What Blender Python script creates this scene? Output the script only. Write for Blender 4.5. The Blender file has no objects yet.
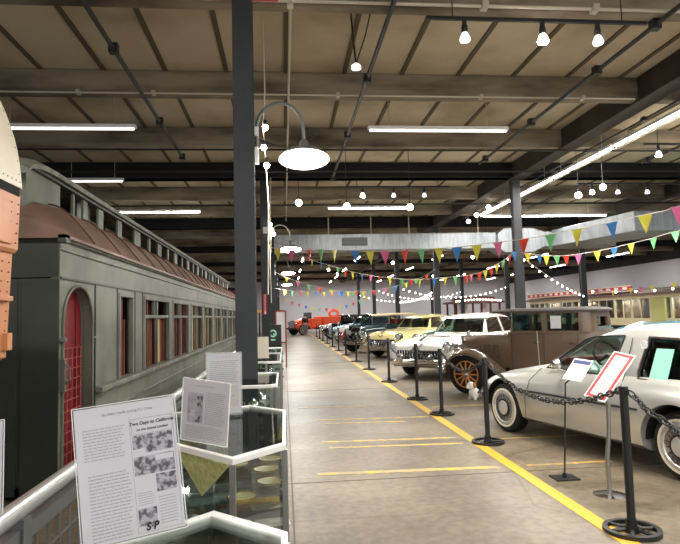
import bpy, math, random
from mathutils import Matrix, Vector
random.seed(7)
PI = math.pi
sc = bpy.context.scene
COL = sc.collection

# ---------------------------------------------------------------- camera, world, exposure
cd = bpy.data.cameras.new('camera'); cam = bpy.data.objects.new('camera', cd); COL.objects.link(cam)
cd.sensor_fit = 'HORIZONTAL'; cd.sensor_width = 36; cd.lens = 578/680*36; cd.clip_start = .05; cd.clip_end = 300
cam.matrix_world = Matrix(((.99504072, .01807418, -.09781249, 0), (-.09614602, -.07726019, -.99236425, 0),
                           (-.02549318, .99684712, -.07513928, 1.55), (0, 0, 0, 1)))
sc.camera = cam
sc.view_settings.view_transform = 'Standard'; sc.view_settings.look = 'None'
sc.view_settings.gamma = 1; sc.view_settings.use_curve_mapping = False
sc.view_settings.exposure = 0.8
W = bpy.data.worlds.new('world'); sc.world = W; W.use_nodes = True
W.node_tree.nodes['Background'].inputs[0].default_value = (.95, .97, 1.0, 1)
W.node_tree.nodes['Background'].inputs[1].default_value = .75
TUBE_E = 16.0; BULB_E = 45.0; SPOT_W = 70.0; ROW_W = 78.0

# ---------------------------------------------------------------- materials
def lin(c):
    f = lambda u: (u/255/12.92) if u/255 <= .04045 else ((u/255+.055)/1.055)**2.4
    return (f(c[0]), f(c[1]), f(c[2]), 1)
MATS = {}
def mat(name, c, rough=.5, metal=0, c2=None, scale=4, stretch=(1, 1, 1), bump=0, emit=0, coat=0, detail=6, lo=.35, hi=.65):
    if name in MATS: return MATS[name]
    m = bpy.data.materials.new(name); m.use_nodes = True; nt = m.node_tree; b = nt.nodes['Principled BSDF']
    b.inputs['Base Color'].default_value = lin(c); b.inputs['Roughness'].default_value = rough
    b.inputs['Metallic'].default_value = metal; b.inputs['Coat Weight'].default_value = coat
    if emit:
        b.inputs['Emission Color'].default_value = lin(c); b.inputs['Emission Strength'].default_value = emit
    if c2 or bump:
        tc = nt.nodes.new('ShaderNodeTexCoord'); mp = nt.nodes.new('ShaderNodeMapping'); mp.inputs['Scale'].default_value = stretch
        no = nt.nodes.new('ShaderNodeTexNoise'); no.inputs['Scale'].default_value = scale; no.inputs['Detail'].default_value = detail
        nt.links.new(tc.outputs['Object'], mp.inputs[0]); nt.links.new(mp.outputs[0], no.inputs['Vector'])
        if c2:
            r = nt.nodes.new('ShaderNodeValToRGB'); r.color_ramp.elements[0].position = lo; r.color_ramp.elements[1].position = hi
            r.color_ramp.elements[0].color = lin(c2); r.color_ramp.elements[1].color = lin(c)
            nt.links.new(no.outputs['Fac'], r.inputs[0]); nt.links.new(r.outputs[0], b.inputs['Base Color'])
        if bump:
            bm_ = nt.nodes.new('ShaderNodeBump'); bm_.inputs['Strength'].default_value = bump; bm_.inputs['Distance'].default_value = .02
            nt.links.new(no.outputs['Fac'], bm_.inputs['Height']); nt.links.new(bm_.outputs[0], b.inputs['Normal'])
    MATS[name] = m; return m
def glassmat(name, tint=(235, 245, 242), refl=.12):
    if name in MATS: return MATS[name]
    m = bpy.data.materials.new(name); m.use_nodes = True; nt = m.node_tree; nt.nodes.clear()
    o = nt.nodes.new('ShaderNodeOutputMaterial'); mx = nt.nodes.new('ShaderNodeMixShader'); t = nt.nodes.new('ShaderNodeBsdfTransparent')
    g = nt.nodes.new('ShaderNodeBsdfGlossy'); lw = nt.nodes.new('ShaderNodeFresnel'); ma = nt.nodes.new('ShaderNodeMath')
    g.inputs['Roughness'].default_value = .03; t.inputs[0].default_value = lin(tint); lw.inputs['IOR'].default_value = 1.3
    ma.operation = 'MULTIPLY_ADD'; ma.inputs[1].default_value = .8; ma.inputs[2].default_value = refl*.3
    nt.links.new(lw.outputs[0], ma.inputs[0]); nt.links.new(ma.outputs[0], mx.inputs[0])
    nt.links.new(t.outputs[0], mx.inputs[1]); nt.links.new(g.outputs[0], mx.inputs[2]); nt.links.new(mx.outputs[0], o.inputs[0])
    MATS[name] = m; return m

def floor_mat():
    m = bpy.data.materials.new('concrete_floor'); m.use_nodes = True; nt = m.node_tree; b = nt.nodes['Principled BSDF']; N = nt.nodes.new; L = nt.links.new
    tc = N('ShaderNodeTexCoord')
    n1 = N('ShaderNodeTexNoise'); n1.inputs['Scale'].default_value = .55; n1.inputs['Detail'].default_value = 9; n1.inputs['Roughness'].default_value = .65
    n2 = N('ShaderNodeTexNoise'); n2.inputs['Scale'].default_value = 14; n2.inputs['Detail'].default_value = 6
    mp = N('ShaderNodeMapping'); mp.inputs['Scale'].default_value = (.5, 2.2, 1); n3 = N('ShaderNodeTexNoise'); n3.inputs['Scale'].default_value = .8; n3.inputs['Detail'].default_value = 5
    L(tc.outputs['Object'], n1.inputs['Vector']); L(tc.outputs['Object'], n2.inputs['Vector']); L(tc.outputs['Object'], mp.inputs[0]); L(mp.outputs[0], n3.inputs['Vector'])
    r = N('ShaderNodeValToRGB'); e = r.color_ramp.elements; e[0].position = .3; e[0].color = lin((84, 74, 62)); e[1].position = .66; e[1].color = lin((138, 127, 109))
    L(n1.outputs['Fac'], r.inputs[0])
    r2 = N('ShaderNodeValToRGB'); e = r2.color_ramp.elements; e[0].position = .35; e[0].color = (.74, .73, .72, 1); e[1].position = .62; e[1].color = (1.08, 1.07, 1.04, 1)
    L(n2.outputs['Fac'], r2.inputs[0])
    r3 = N('ShaderNodeValToRGB'); e = r3.color_ramp.elements; e[0].position = .3; e[0].color = (.78, .77, .76, 1); e[1].position = .6; e[1].color = (1, 1, 1, 1)
    L(n3.outputs['Fac'], r3.inputs[0])
    a = N('ShaderNodeMix'); a.data_type = 'RGBA'; a.blend_type = 'MULTIPLY'; a.inputs[0].default_value = 1
    c = N('ShaderNodeMix'); c.data_type = 'RGBA'; c.blend_type = 'MULTIPLY'; c.inputs[0].default_value = 1
    L(r.outputs[0], a.inputs[6]); L(r2.outputs[0], a.inputs[7]); L(a.outputs[2], c.inputs[6]); L(r3.outputs[0], c.inputs[7])
    # hairline cracks
    v = N('ShaderNodeTexVoronoi'); v.feature = 'DISTANCE_TO_EDGE'; v.inputs['Scale'].default_value = .38
    nn = N('ShaderNodeMix'); nn.data_type = 'RGBA'; nn.blend_type = 'LINEAR_LIGHT'; nn.inputs[0].default_value = .12; L(tc.outputs['Object'], nn.inputs[6]); L(n1.outputs['Color'], nn.inputs[7]); L(nn.outputs[2], v.inputs['Vector'])
    r4 = N('ShaderNodeValToRGB'); e = r4.color_ramp.elements; e[0].position = .0; e[0].color = (.55, .52, .48, 1); e[1].position = .006; e[1].color = (1, 1, 1, 1); L(v.outputs['Distance'], r4.inputs[0])
    d = N('ShaderNodeMix'); d.data_type = 'RGBA'; d.blend_type = 'MULTIPLY'; d.inputs[0].default_value = .8; L(c.outputs[2], d.inputs[6]); L(r4.outputs[0], d.inputs[7])
    L(d.outputs[2], b.inputs['Base Color']); b.inputs['Roughness'].default_value = .42
    bp = N('ShaderNodeBump'); bp.inputs['Strength'].default_value = .12; bp.inputs['Distance'].default_value = .01; L(n2.outputs['Fac'], bp.inputs['Height']); L(bp.outputs[0], b.inputs['Normal'])
    return m
def yellow_mat(name, wear):
    m = bpy.data.materials.new(name); m.use_nodes = True; nt = m.node_tree; b = nt.nodes['Principled BSDF']; N = nt.nodes.new; L = nt.links.new
    tc = N('ShaderNodeTexCoord'); n = N('ShaderNodeTexNoise'); n.inputs['Scale'].default_value = 7; n.inputs['Detail'].default_value = 8; n.inputs['Roughness'].default_value = .7
    r = N('ShaderNodeValToRGB'); e = r.color_ramp.elements; e[0].position = wear; e[0].color = lin((160, 143, 112)); e[1].position = wear+.1; e[1].color = lin((212, 170, 56))
    L(tc.outputs['Object'], n.inputs['Vector']); L(n.outputs['Fac'], r.inputs[0]); L(r.outputs[0], b.inputs['Base Color']); b.inputs['Roughness'].default_value = .5
    return m

M = dict(
 ceil=mat('ceiling_panel', (196, 182, 158), .9, c2=(156, 142, 118), scale=.8, detail=8, lo=.3, hi=.6),
 seam=mat('ceiling_seam', (92, 80, 62), .9),
 beam=mat('aged_beam', (150, 138, 120), .85, c2=(76, 66, 54), scale=1.1, stretch=(.6, 1, 3), lo=.3, hi=.6, detail=8),
 blackbeam=mat('black_beam', (19, 20, 25), .8), girder=mat('brown_girder', (66, 57, 48), .8, c2=(44, 38, 32), scale=1),
 col=mat('blue_grey_column', (50, 54, 59), .6, c2=(43, 47, 52), scale=2),
 colblack=mat('black_column', (34, 37, 42), .5),
 wall=mat('pale_grey_wall', (196, 195, 202), .85), walldark=mat('dark_fascia', (40, 40, 44), .8),
 pipe=mat('black_pipe', (30, 28, 27), .5), conduit=mat('pale_conduit', (196, 188, 172), .45, .3), red=mat('red_paint', (176, 30, 30), .4),
 white=mat('white_enamel', (232, 232, 230), .4), tube=mat('lit_tube', (255, 252, 244), .4, emit=TUBE_E), dimtube=mat('white_tube_cover', (240, 240, 238), .4, emit=.9),
 bulb=mat('lit_bulb', (255, 244, 224), .3, emit=BULB_E), bulbw=mat('lit_globe', (255, 246, 230), .3, emit=14), lamp=mat('lit_lamp_disc', (255, 255, 255), .3, emit=22),
 galv=mat('galvanised_duct', (156, 160, 164), .4, .3, c2=(128, 132, 137), scale=3, stretch=(4, 1, .5)),
 zinc=mat('grey_enamel', (112, 114, 112), .4, .3), chrome=mat('chrome', (214, 216, 220), .12, 1), alu=mat('brushed_aluminium', (158, 158, 154), .35, .85),
 black=mat('black_plastic', (27, 29, 31), .42), rubber=mat('tyre_rubber', (20, 20, 21), .7), wwall=mat('cream_whitewall', (226, 217, 196), .6),
 tgreen=mat('train_green_grey', (124, 127, 114), .55, c2=(96, 100, 88), scale=2.2, lo=.3, hi=.65, bump=.25, detail=8),
 tdark=mat('train_shade_and_seam_green', (58, 64, 57), .5, c2=(47, 53, 47), scale=2.5, bump=.2), troof=mat('train_brown_roof', (138, 108, 91), .55, c2=(110, 84, 70), scale=2, bump=.2, detail=8),  # tdark has the end wall's shade in its colour; seams and trim share it
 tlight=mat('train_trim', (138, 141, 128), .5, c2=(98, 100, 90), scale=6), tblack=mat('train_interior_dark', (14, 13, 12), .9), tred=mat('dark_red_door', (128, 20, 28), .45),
 orange=mat('orange_cab_paint', (212, 146, 102), .5, c2=(190, 124, 82), scale=2.5), cream=mat('cream_cab_paint', (224, 214, 192), .5, c2=(208, 196, 172), scale=2),
 wood1=mat('brown_wood', (128, 76, 46), .5, c2=(96, 56, 34), scale=3, stretch=(4, 4, .5)), wood2=mat('tan_wood', (206, 172, 126), .5), wood3=mat('red_brown_wood', (120, 42, 30), .5),
 paper=mat('white_paper', (222, 218, 222), .7), ink=mat('black_ink', (26, 24, 28), .8), inkgrey=mat('grey_print', (178, 174, 180), .8), inkdark=mat('dark_grey_print', (84, 80, 92), .8, c2=(190, 186, 194), scale=60, lo=.42, hi=.58),
 acry=glassmat('clear_acrylic', (255, 255, 255), .04), glass=glassmat('case_glass', (243, 250, 247), .08), cglass=glassmat('car_glass', (208, 222, 218), .14), dglass=glassmat('smoked_glass', (120, 130, 128), .2),
 caserim=mat('white_case_frame', (236, 236, 232), .35), casedeck=mat('case_deck', (112, 112, 108), .6), plate=mat('gold_green_plate', (186, 178, 130), .3, c2=(150, 148, 112), scale=30), gold=mat('gold_rim', (176, 142, 72), .25, .7),
 silver=mat('silver_paint', (200, 200, 197), .3, .58, coat=.5), burg=mat('burgundy_vinyl', (128, 44, 40), .5), interior=mat('dark_interior', (28, 24, 24), .7),
 brown=mat('taupe_brown_paint', (116, 98, 82), .25, .1, coat=.6), brownroof=mat('grey_fabric_roof', (84, 80, 74), .8), spoke=mat('orange_wood_spokes', (196, 128, 70), .4),
 wpaint=mat('white_paint', (212, 211, 203), .18, coat=.7), creamp=mat('cream_yellow_paint', (226, 212, 150), .2, coat=.6), greenp=mat('dark_green_paint', (38, 92, 64), .25, coat=.6), tealp=mat('dark_teal_paint', (20, 52, 60), .2, coat=.7),
 redp=mat('rust_red_paint', (170, 62, 40), .25, coat=.6), orangep=mat('fire_orange_paint', (226, 84, 44), .3, coat=.4), turq=mat('turquoise_paint', (54, 138, 156), .25, coat=.6), bluep=mat('pale_blue_paint', (150, 182, 200), .25, coat=.6), blackp=mat('gloss_black_paint', (14, 15, 18), .15, coat=.7), lav=mat('lavender_tint', (160, 150, 205), .3), tan=mat('tan_canvas', (200, 182, 146), .8),
 grille=mat('dark_grille', (30, 30, 32), .35, .6), lens=mat('headlight_lens', (220, 225, 228), .08, .6), teal_paper=mat('mint_paper', (150, 214, 196), .7), redb=mat('red_border_print', (206, 52, 54), .6), bluepr=mat('blue_print', (40, 52, 110), .6),
 trolley=mat('trolley_cream', (234, 218, 180), .5), trolleyroof=mat('trolley_brown', (92, 62, 54), .5), trolleyred=mat('trolley_red', (206, 46, 62), .5), trolleyy=mat('trolley_yellow', (206, 206, 130), .5), cablered=mat('cable_car_maroon', (104, 38, 34), .5),
 skin=mat('skin', (196, 150, 124), .6), cloth=mat('black_cloth', (24, 24, 28), .8), cloth2=mat('grey_cloth', (120, 120, 128), .8),
 fR=mat('flag_red', (236, 72, 52), .6), fY=mat('flag_yellow', (236, 228, 84), .6), fB=mat('flag_blue', (72, 146, 222), .6), fG=mat('flag_green', (124, 214, 138), .6), fP=mat('flag_pink', (238, 118, 172), .6),
 inkmid=mat('mid_print', (140, 138, 158), .8), wheelsilver=mat('bright_wheel_cover', (206, 206, 204), .25, .45), cord=mat('pale_cord', (214, 208, 200), .7), stain=mat('floor_joint', (98, 86, 72), .8), yellow=yellow_mat('yellow_floor_paint', .30), yellow2=yellow_mat('worn_yellow_floor_paint', .47), plush=mat('white_plush', (232, 230, 224), .9))
FL = floor_mat()

# ---------------------------------------------------------------- mesh helpers
class MB:
    def __init__(s): s.v = []; s.f = []
    def add(s, vs, fs):
        o = len(s.v); s.v += [tuple(p) for p in vs]; s.f += [tuple(i+o for i in f) for f in fs]; return s
    def bx(s, x0, x1, y0, y1, z0, z1):
        return s.add([(x0,y0,z0),(x1,y0,z0),(x1,y1,z0),(x0,y1,z0),(x0,y0,z1),(x1,y0,z1),(x1,y1,z1),(x0,y1,z1)],
                     [(3,2,1,0),(4,5,6,7),(0,1,5,4),(1,2,6,5),(2,3,7,6),(3,0,4,7)])
    def cyl(s, a, b, r0, r1=None, n=12):
        if r1 is None: r1 = r0
        a = Vector(a); b = Vector(b); d = (b-a).normalized(); u = d.orthogonal().normalized(); w = d.cross(u)
        vs = []
        for p, r in ((a, r0), (b, r1)):
            for i in range(n):
                t = 2*PI*i/n; vs.append(p+u*(r*math.cos(t))+w*(r*math.sin(t)))
        return s.add(vs, [(i, (i+1) % n, n+(i+1) % n, n+i) for i in range(n)]+[tuple(range(n-1, -1, -1)), tuple(range(n, 2*n))])
    def tube(s, pts, r, n=8, closed=False):
        P = [Vector(p) for p in pts]; m = len(P); vs = []; u = None
        for i, p in enumerate(P):
            if closed: d = P[(i+1) % m]-P[i-1]
            else: d = P[min(i+1, m-1)]-P[max(i-1, 0)]
            d.normalize()
            if u is None: u = d.orthogonal().normalized()
            else:
                u = u-d*u.dot(d); u = u.normalized() if u.length > 1e-5 else d.orthogonal().normalized()
            w = d.cross(u); rr = r[i] if isinstance(r, (list, tuple)) else r
            for k in range(n):
                t = 2*PI*k/n; vs.append(p+u*(rr*math.cos(t))+w*(rr*math.sin(t)))
        fs = []
        for i in range(m if closed else m-1):
            j = (i+1) % m
            for k in range(n): fs.append((i*n+k, i*n+(k+1) % n, j*n+(k+1) % n, j*n+k))
        if not closed: fs += [tuple(range(n-1, -1, -1)), tuple(range((m-1)*n, m*n))]
        return s.add(vs, fs)
    def lathe(s, prof, c=(0,0,0), ax='z', n=24):   # prof: (radius, height)
        vs = []
        for r, h in prof:
            for k in range(n):
                t = 2*PI*k/n; a, b = max(r, 1e-4)*math.cos(t), max(r, 1e-4)*math.sin(t)
                vs.append((c[0]+a, c[1]+b, c[2]+h) if ax == 'z' else ((c[0]+b, c[1]+h, c[2]+a) if ax == 'y' else (c[0]+h, c[1]+a, c[2]+b)))
        fs = []
        for i in range(len(prof)-1):
            for k in range(n): fs.append((i*n+k, i*n+(k+1) % n, (i+1)*n+(k+1) % n, (i+1)*n+k))
        fs += [tuple(range(n-1, -1, -1)), tuple(range((len(prof)-1)*n, len(prof)*n))]
        return s.add(vs, fs)
    def ring(s, ro, ri, h0, h1, c=(0,0,0), ax='z', n=32):
        vs = []
        for r, h in ((ro, h0), (ro, h1), (ri, h1), (ri, h0)):
            for k in range(n):
                t = 2*PI*k/n; a, b = r*math.cos(t), r*math.sin(t)
                vs.append((c[0]+a, c[1]+b, c[2]+h) if ax == 'z' else (c[0]+b, c[1]+h, c[2]+a))
        return s.add(vs, [(j*n+k, j*n+(k+1) % n, ((j+1) % 4)*n+(k+1) % n, ((j+1) % 4)*n+k) for j in range(4) for k in range(n)])
    def prism(s, pts, ax, a, b):
        f = {'y': lambda p, h: (p[0], h, p[1]), 'x': lambda p, h: (h, p[0], p[1]), 'z': lambda p, h: (p[0], p[1], h)}[ax]
        n = len(pts); vs = [f(p, a) for p in pts]+[f(p, b) for p in pts]
        return s.add(vs, [tuple(range(n-1, -1, -1)), tuple(range(n, 2*n))]+[(i, (i+1) % n, n+(i+1) % n, n+i) for i in range(n)])
    def sph(s, c, r, n=10, sz=1):
        return s.lathe([(r*math.sin(PI*i/n), -r*sz*math.cos(PI*i/n)) for i in range(n+1)], c, 'z', n+2)
    def loft(s, rings, caps=True):
        n = len(rings[0]); vs = [p for r in rings for p in r]
        fs = [(i*n+k, i*n+(k+1) % n, (i+1)*n+(k+1) % n, (i+1)*n+k) for i in range(len(rings)-1) for k in range(n)]
        if caps: fs += [tuple(range(n-1, -1, -1)), tuple(range((len(rings)-1)*n, len(rings)*n))]
        return s.add(vs, fs)
    def build(s, name, m, parent=None, smooth=False, bevel=0):
        me = bpy.data.meshes.new(name); me.from_pydata(s.v, [], s.f); me.update()
        import bmesh
        b = bmesh.new(); b.from_mesh(me); bmesh.ops.recalc_face_normals(b, faces=b.faces); b.to_mesh(me); b.free()
        me.materials.append(m)
        if smooth:
            me.polygons.foreach_set('use_smooth', [True]*len(me.polygons)); me.set_sharp_from_angle(angle=math.radians(38))
        o = bpy.data.objects.new(name, me); COL.objects.link(o)
        if parent: o.parent = parent
        if bevel:
            md = o.modifiers.new('bevel', 'BEVEL'); md.width = bevel; md.segments = 2; md.limit_method = 'ANGLE'
        return o
def tag(o, label, cat, group=None):
    o['label'] = label; o['category'] = cat
    if group: o['group'] = group
    return o
def thing(name, label, cat, loc=(0,0,0), rz=0, group=None):
    o = bpy.data.objects.new(name, None); COL.objects.link(o); o.location = loc; o.rotation_euler = (0, 0, rz); o.empty_display_size = .1
    return tag(o, label, cat, group)
def struct(name, mb, m, **k):
    o = mb.build(name, m, **k); o['kind'] = 'structure'; return o
def dup(root, loc=None, rz=None, label=None, group=None):
    r = root.copy(); COL.objects.link(r)
    if loc is not None: r.location = loc
    if rz is not None: r.rotation_euler = (0, 0, rz)
    if label: r['label'] = label
    if group: r['group'] = group
    for ch in list(root.children):
        c = ch.copy(); COL.objects.link(c); c.parent = r
        for g in list(ch.children):
            d = g.copy(); COL.objects.link(d); d.parent = c
    return r
def carve(o, cutters):
    cs = []
    for c in cutters:
        k = c.build('cutter', M['black']); cs.append(k); md = o.modifiers.new('b', 'BOOLEAN'); md.operation = 'DIFFERENCE'; md.solver = 'EXACT'; md.object = k
    par = o.parent; o.parent = None
    bpy.context.view_layer.update()
    dg = bpy.context.evaluated_depsgraph_get(); me = bpy.data.meshes.new_from_object(o.evaluated_get(dg)); old = o.data
    o.modifiers.clear(); o.data = me; me.name = o.name; o.parent = par
    me.polygons.foreach_set('use_smooth', [True]*len(me.polygons)); me.set_sharp_from_angle(angle=math.radians(35))
    for k in cs: bpy.data.objects.remove(k)
def text(body, size, m, parent, loc, name='lettering', align='CENTER', rot=0, ext=.0006, shear=0, bold=0):
    c = bpy.data.curves.new(name, 'FONT'); c.body = body; c.size = size; c.align_x = align; c.align_y = 'CENTER'; c.extrude = ext; c.shear = shear; c.offset = bold
    t = bpy.data.objects.new('t', c); COL.objects.link(t); bpy.context.view_layer.update()
    me = bpy.data.meshes.new_from_object(t.evaluated_get(bpy.context.evaluated_depsgraph_get())); me.materials.clear(); me.materials.append(m)
    bpy.data.objects.remove(t); o = bpy.data.objects.new(name, me); COL.objects.link(o); o.parent = parent; o.location = loc; o.rotation_euler = (0, 0, rot); return o

# ---------------------------------------------------------------- setting
XL, XR, YB = -9.0, 24.0, 60.0
struct('floor', MB().bx(XL, XR, -6, YB, -.2, 0), FL)
struct('ceiling', MB().bx(XL, XR, -6, YB, 5.4, 5.6), M['ceil'])
struct('wall_back', MB().bx(XL, XR+.2, YB, YB+.2, 0, 4.6).bx(XL, XR+.2, YB, YB+.2, 4.6, 5.4), M['wall'])
struct('wall_right', MB().bx(XR, XR+.2, -6, YB, 0, 4.5), M['wall'])
struct('trim_1', MB().bx(XR-.15, XR+.2, -6, YB, 4.5, 5.4), M['walldark'])
struct('wall_left', MB().bx(XL-.2, XL, -6, YB, 0, 5.4), M['wall'])
mb = MB()
for k in range(-10, 27):
    x = .1+.925*k
    mb.bx(x-.033, x+.033, -6, YB-.05, 5.375, 5.4)
struct('ceiling_seam', mb, M['seam'])
ys = [6.19+2.68*k for k in range(-4, 20)]
for k, y in enumerate(ys):
    if (k-4) % 3 == 0 and k > 4:
        struct('ceiling_girder', MB().bx(XL, XR-.2, y, y+.3, 5.0, 5.395).bx(XL, XR-.2, y-.04, y+.34, 5.0, 5.03), M['blackbeam'])
    else:
        struct('ceiling_beam', MB().bx(XL, XR-.2, y, y+.16, 5.0, 5.395), M['beam'], bevel=.015)
struct('ceiling_girder', MB().bx(5.95, 6.2, -6, YB-.05, 4.98, 5.39).bx(5.9, 6.25, -6, YB-.05, 4.96, 4.99), M['girder'])
struct('ceiling_girder', MB().bx(12.0, 12.25, -6, YB-.05, 4.98, 5.39), M['girder'])
# floor paint and joints
struct('floor_line', MB().bx(2.19, 2.31, .5, 50, 0, .004), M['yellow'])
for x0, x1, y, w in ((.2,1.95,9.95,.06),(.45,2.15,8.72,.07),(.56,1.72,8.42,.07),(.44,2.1,7.2,.08),(.5,2.1,6.88,.07),(.3,2.1,5.76,.09)):
    struct('floor_line', MB().add([(x0,y,.0),(x1,y-.08,.0),(x1,y-.08+w,.0),(x0,y+w,.0),(x0,y,.003),(x1,y-.08,.003),(x1,y-.08+w,.003),(x0,y+w,.003)],[(3,2,1,0),(4,5,6,7),(0,1,5,4),(1,2,6,5),(2,3,7,6),(3,0,4,7)]), M['yellow2'])
for x0, x1, y, w in ((2.4,3.3,5.7,.06),(2.4,4.0,9.5,.06),(2.4,4,6.95,.05)):
    struct('floor_line', MB().bx(x0, x1, y, y+w, 0, .003), M['yellow2'])
struct('floor_joint', MB().bx(.0, 14, 5.53, 5.545, 0, .002), M['stain'])
struct('floor_joint', MB().bx(.04, .052, -2, 50, 0, .002), M['stain'])
struct('floor_joint', MB().bx(.0, 14, 12.2, 12.22, 0, .002).bx(.0, 14, 19.2, 19.22, 0, .002), M['stain'])

# columns
def column(x, y, label, m='colblack', z=5.0, w=.105):
    t = thing('steel_column', label, 'column', (x, y, 0))
    MB().bx(-w, w, -.1, -.075, .02, z).bx(-w, w, .075, .1, .02, z).bx(-.045, .045, -.08, .08, .02, z).bx(-w+.01, -w+.03, -.08, .08, .02, z).build('shaft', M[m], t)
    MB().bx(-.16, .16, -.16, .16, 0, .02).build('base_plate', M[m], t)
    return t
names = {0:'nearest, beside the glass cases', 1:'second along the cases, with a vertical red sign', 2:'third along the cases', 3:'fourth along the left row', 4:'fifth along the left row', 5:'last of the left row'}
for k in range(6): column(-.44 if k else -.385, 6.5+7.97*k if k else 6.05, 'dark steel column, '+names[k], 'col' if k == 0 else 'colblack', 5.38 if k == 0 else 5.0)
rn = ['behind the brown sedan roof, largest on the right','second of the middle row, above the green car','third of the middle row, above the cream car','fourth of the middle row far down the aisle','fifth of the middle row near the back wall']
for k in range(5): column(6.05, 14.35+8.04*k, 'black steel column '+rn[k])
rn = ['of the far right row in front of the cream trolley','of the far right row just left of the big column','of the far right row beside the maroon cable car','of the far right row near the back wall']
for k in range(4): column(12.12, 22.39+8.04*k, 'black steel column '+rn[k])
t = thing('fire_sign', 'tall narrow red sign with white lettering on the second column', 'sign', (-.46, 14.36, 1.62))
MB().bx(-.05, .05, 0, .02, 0, .5).build('panel', M['red'], t)
o = text('FIRE EXTINGUISHER', .05, M['white'], t, (0, -.003, .28)); o.rotation_euler = (PI/2, PI/2, 0)
MB().prism([(-.03,.05),(0,.01),(.03,.05),(.012,.05),(.012,.08),(-.012,.08),(-.012,.05)], 'y', -.003, 0).build('arrow', M['white'], t)

# ---------------------------------------------------------------- ceiling services
def pipe(name, pts, r, m, label, cat, fit=None):
    o = MB().tube(pts, r, 8)
    for p in fit or []: o.bx(p[0]-r*1.8, p[0]+r*1.8, p[1]-.05, p[1]+.05, p[2]-r*1.8, p[2]+r*2.2)
    return tag(o.build(name, M[m], smooth=True), label, cat)
pipe('sprinkler_pipe', [(-2.05,2,4.93),(-2.05,12.2,4.93)], .03, 'pipe', 'black sprinkler pipe under the ceiling above the train side', 'pipe', [(-2.05,y,4.93) for y in (5.2,7.2,9.9,12.1)])
pipe('sprinkler_pipe', [(1.25,2,4.93),(1.25,14.1,4.93)], .03, 'pipe', 'black sprinkler pipe running down the ceiling over the aisle', 'pipe', [(1.25,y,4.93) for y in (5.5,8,10.6,13.9)])
pipe('sprinkler_pipe', [(4.5,2,4.93),(4.5,12.6,4.93)], .03, 'pipe', 'black sprinkler pipe crossing above the short track light', 'pipe', [(4.5,y,4.93) for y in (6.3,7.6,9.8,12.2)])
pipe('sprinkler_pipe', [(8.3,3,4.9),(8.3,12.4,4.9)], .03, 'pipe', 'black sprinkler pipe right of the long girder', 'pipe', [(8.3,12.2,4.9),(8.3,9,4.9)])
pipe('sprinkler_pipe', [(8.0,14.5,4.9),(8.0,18,4.9)], .03, 'pipe', 'short black pipe above the grey duct at right', 'pipe')
pipe('conduit', [(.13,2,4.96),(.13,20.5,4.96)], .018, 'conduit', 'thin pale conduit running down the ceiling above the gooseneck lamp', 'conduit', [(.13,6.1,4.96)])
pipe('conduit', [(-8,8.74,4.975),(5.8,8.74,4.975)], .014, 'conduit', 'thin pale conduit along the nearest stained beam', 'conduit', [(x,8.74,4.975) for x in (-3,-1.9,.9,3.2,4.9)])
pipe('conduit', [(-8,6.05,4.97),(5.9,6.05,4.97)], .02, 'conduit', 'pale conduit at the top edge of the view', 'conduit', [(2.3,6.05,4.97),(3.6,6.05,4.97)])
pipe('conduit', [(-8,6.0,4.94),(.0,6.0,4.94)], .014, 'red', 'thin red cable along the top of the view', 'cable')
pipe('conduit', [(7.0,2,4.94),(7.0,8.2,4.94),(7.1,9.2,4.94),(7.1,20,4.94)], .022, 'conduit', 'pale conduit bending beside the bright tube row', 'conduit')
pipe('conduit', [(6.45,6,4.9),(6.45,20,4.9)], .02, 'pipe', 'dark conduit between the girder and the bright tube row', 'conduit', [(6.45,9.5,4.9),(6.45,11.5,4.9)])
for y, z, n in ((11.45,4.9,'second beam'),(13.2,4.9,'black girder'),(17.0,4.85,'third row of tubes')):
    pipe('sprinkler_pipe', [(-8,y,z),(14,y,z)], .022, 'pipe', 'dark cross pipe near the '+n, 'pipe')
pipe('conduit', [(-.3,17.6,4.98),(5.8,17.6,4.98)], .02, 'conduit', 'pale cross conduit just above the duct', 'conduit')
for x in (1.65, 3.2, 4.6, 7.2): pipe('hanger_rod', [(x,20.6,4.45),(x,20.6,5.4)], .02, 'conduit', 'pale hanger rod holding the duct', 'rod')
for o in COL.objects:
    if o.name.startswith('hanger_rod'): o['group'] = 'duct hanger rods'
# fluorescent fixtures
def tubelight(x0, x1, y, label, lit=True, z=4.85, along='x', grp=None):
    L = (x1-x0)/2; t = thing('fluorescent_light', label, 'ceiling light', ((x0+x1)/2, y, z), 0 if along == 'x' else PI/2, grp)
    MB().bx(-L, L, -.05, .05, 0, .06).build('housing', M['white'], t, bevel=.006)
    MB().bx(-L+.03, L-.03, -.032, .032, -.035, .001).build('tube_cover', M['tube'] if lit else M['dimtube'], t, bevel=.01)
    for q in (-L*.7, L*.7): MB().cyl((q,0,.07),(q,0,.54),.006,n=6).build('hanger', M['conduit'], t)
    if lit:
        ld = bpy.data.lights.new('tube_and_fill_glow', 'AREA'); ld.shape = 'RECTANGLE'; ld.size = 2*L; ld.size_y = .1; ld.energy = ROW_W; ld.color = (1, .97, .92)
        lo = bpy.data.objects.new('tube_and_fill_glow', ld); COL.objects.link(lo); lo.parent = t; lo.location = (0, 0, -.06)
    return t
tubelight(-4.9, -2.47, 10.0, 'long dim fluorescent strip at left above the train', False)
tubelight(1.55, 4.14, 10.0, 'long fluorescent strip above the aisle right of the gooseneck lamp', False)
tubelight(-4.95, -2.49, 17.9, 'bright fluorescent strip above the far train roof')
tubelight(-5.1, -3.7, 13.85, 'faint short strip light behind the train clerestory', False)
tubelight(1.4, 4.0, 17.5, 'bright fluorescent strip just before the duct')
tubelight(6.9, 11.4, 19.2, 'long bright strip above the right end of the duct')
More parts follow.
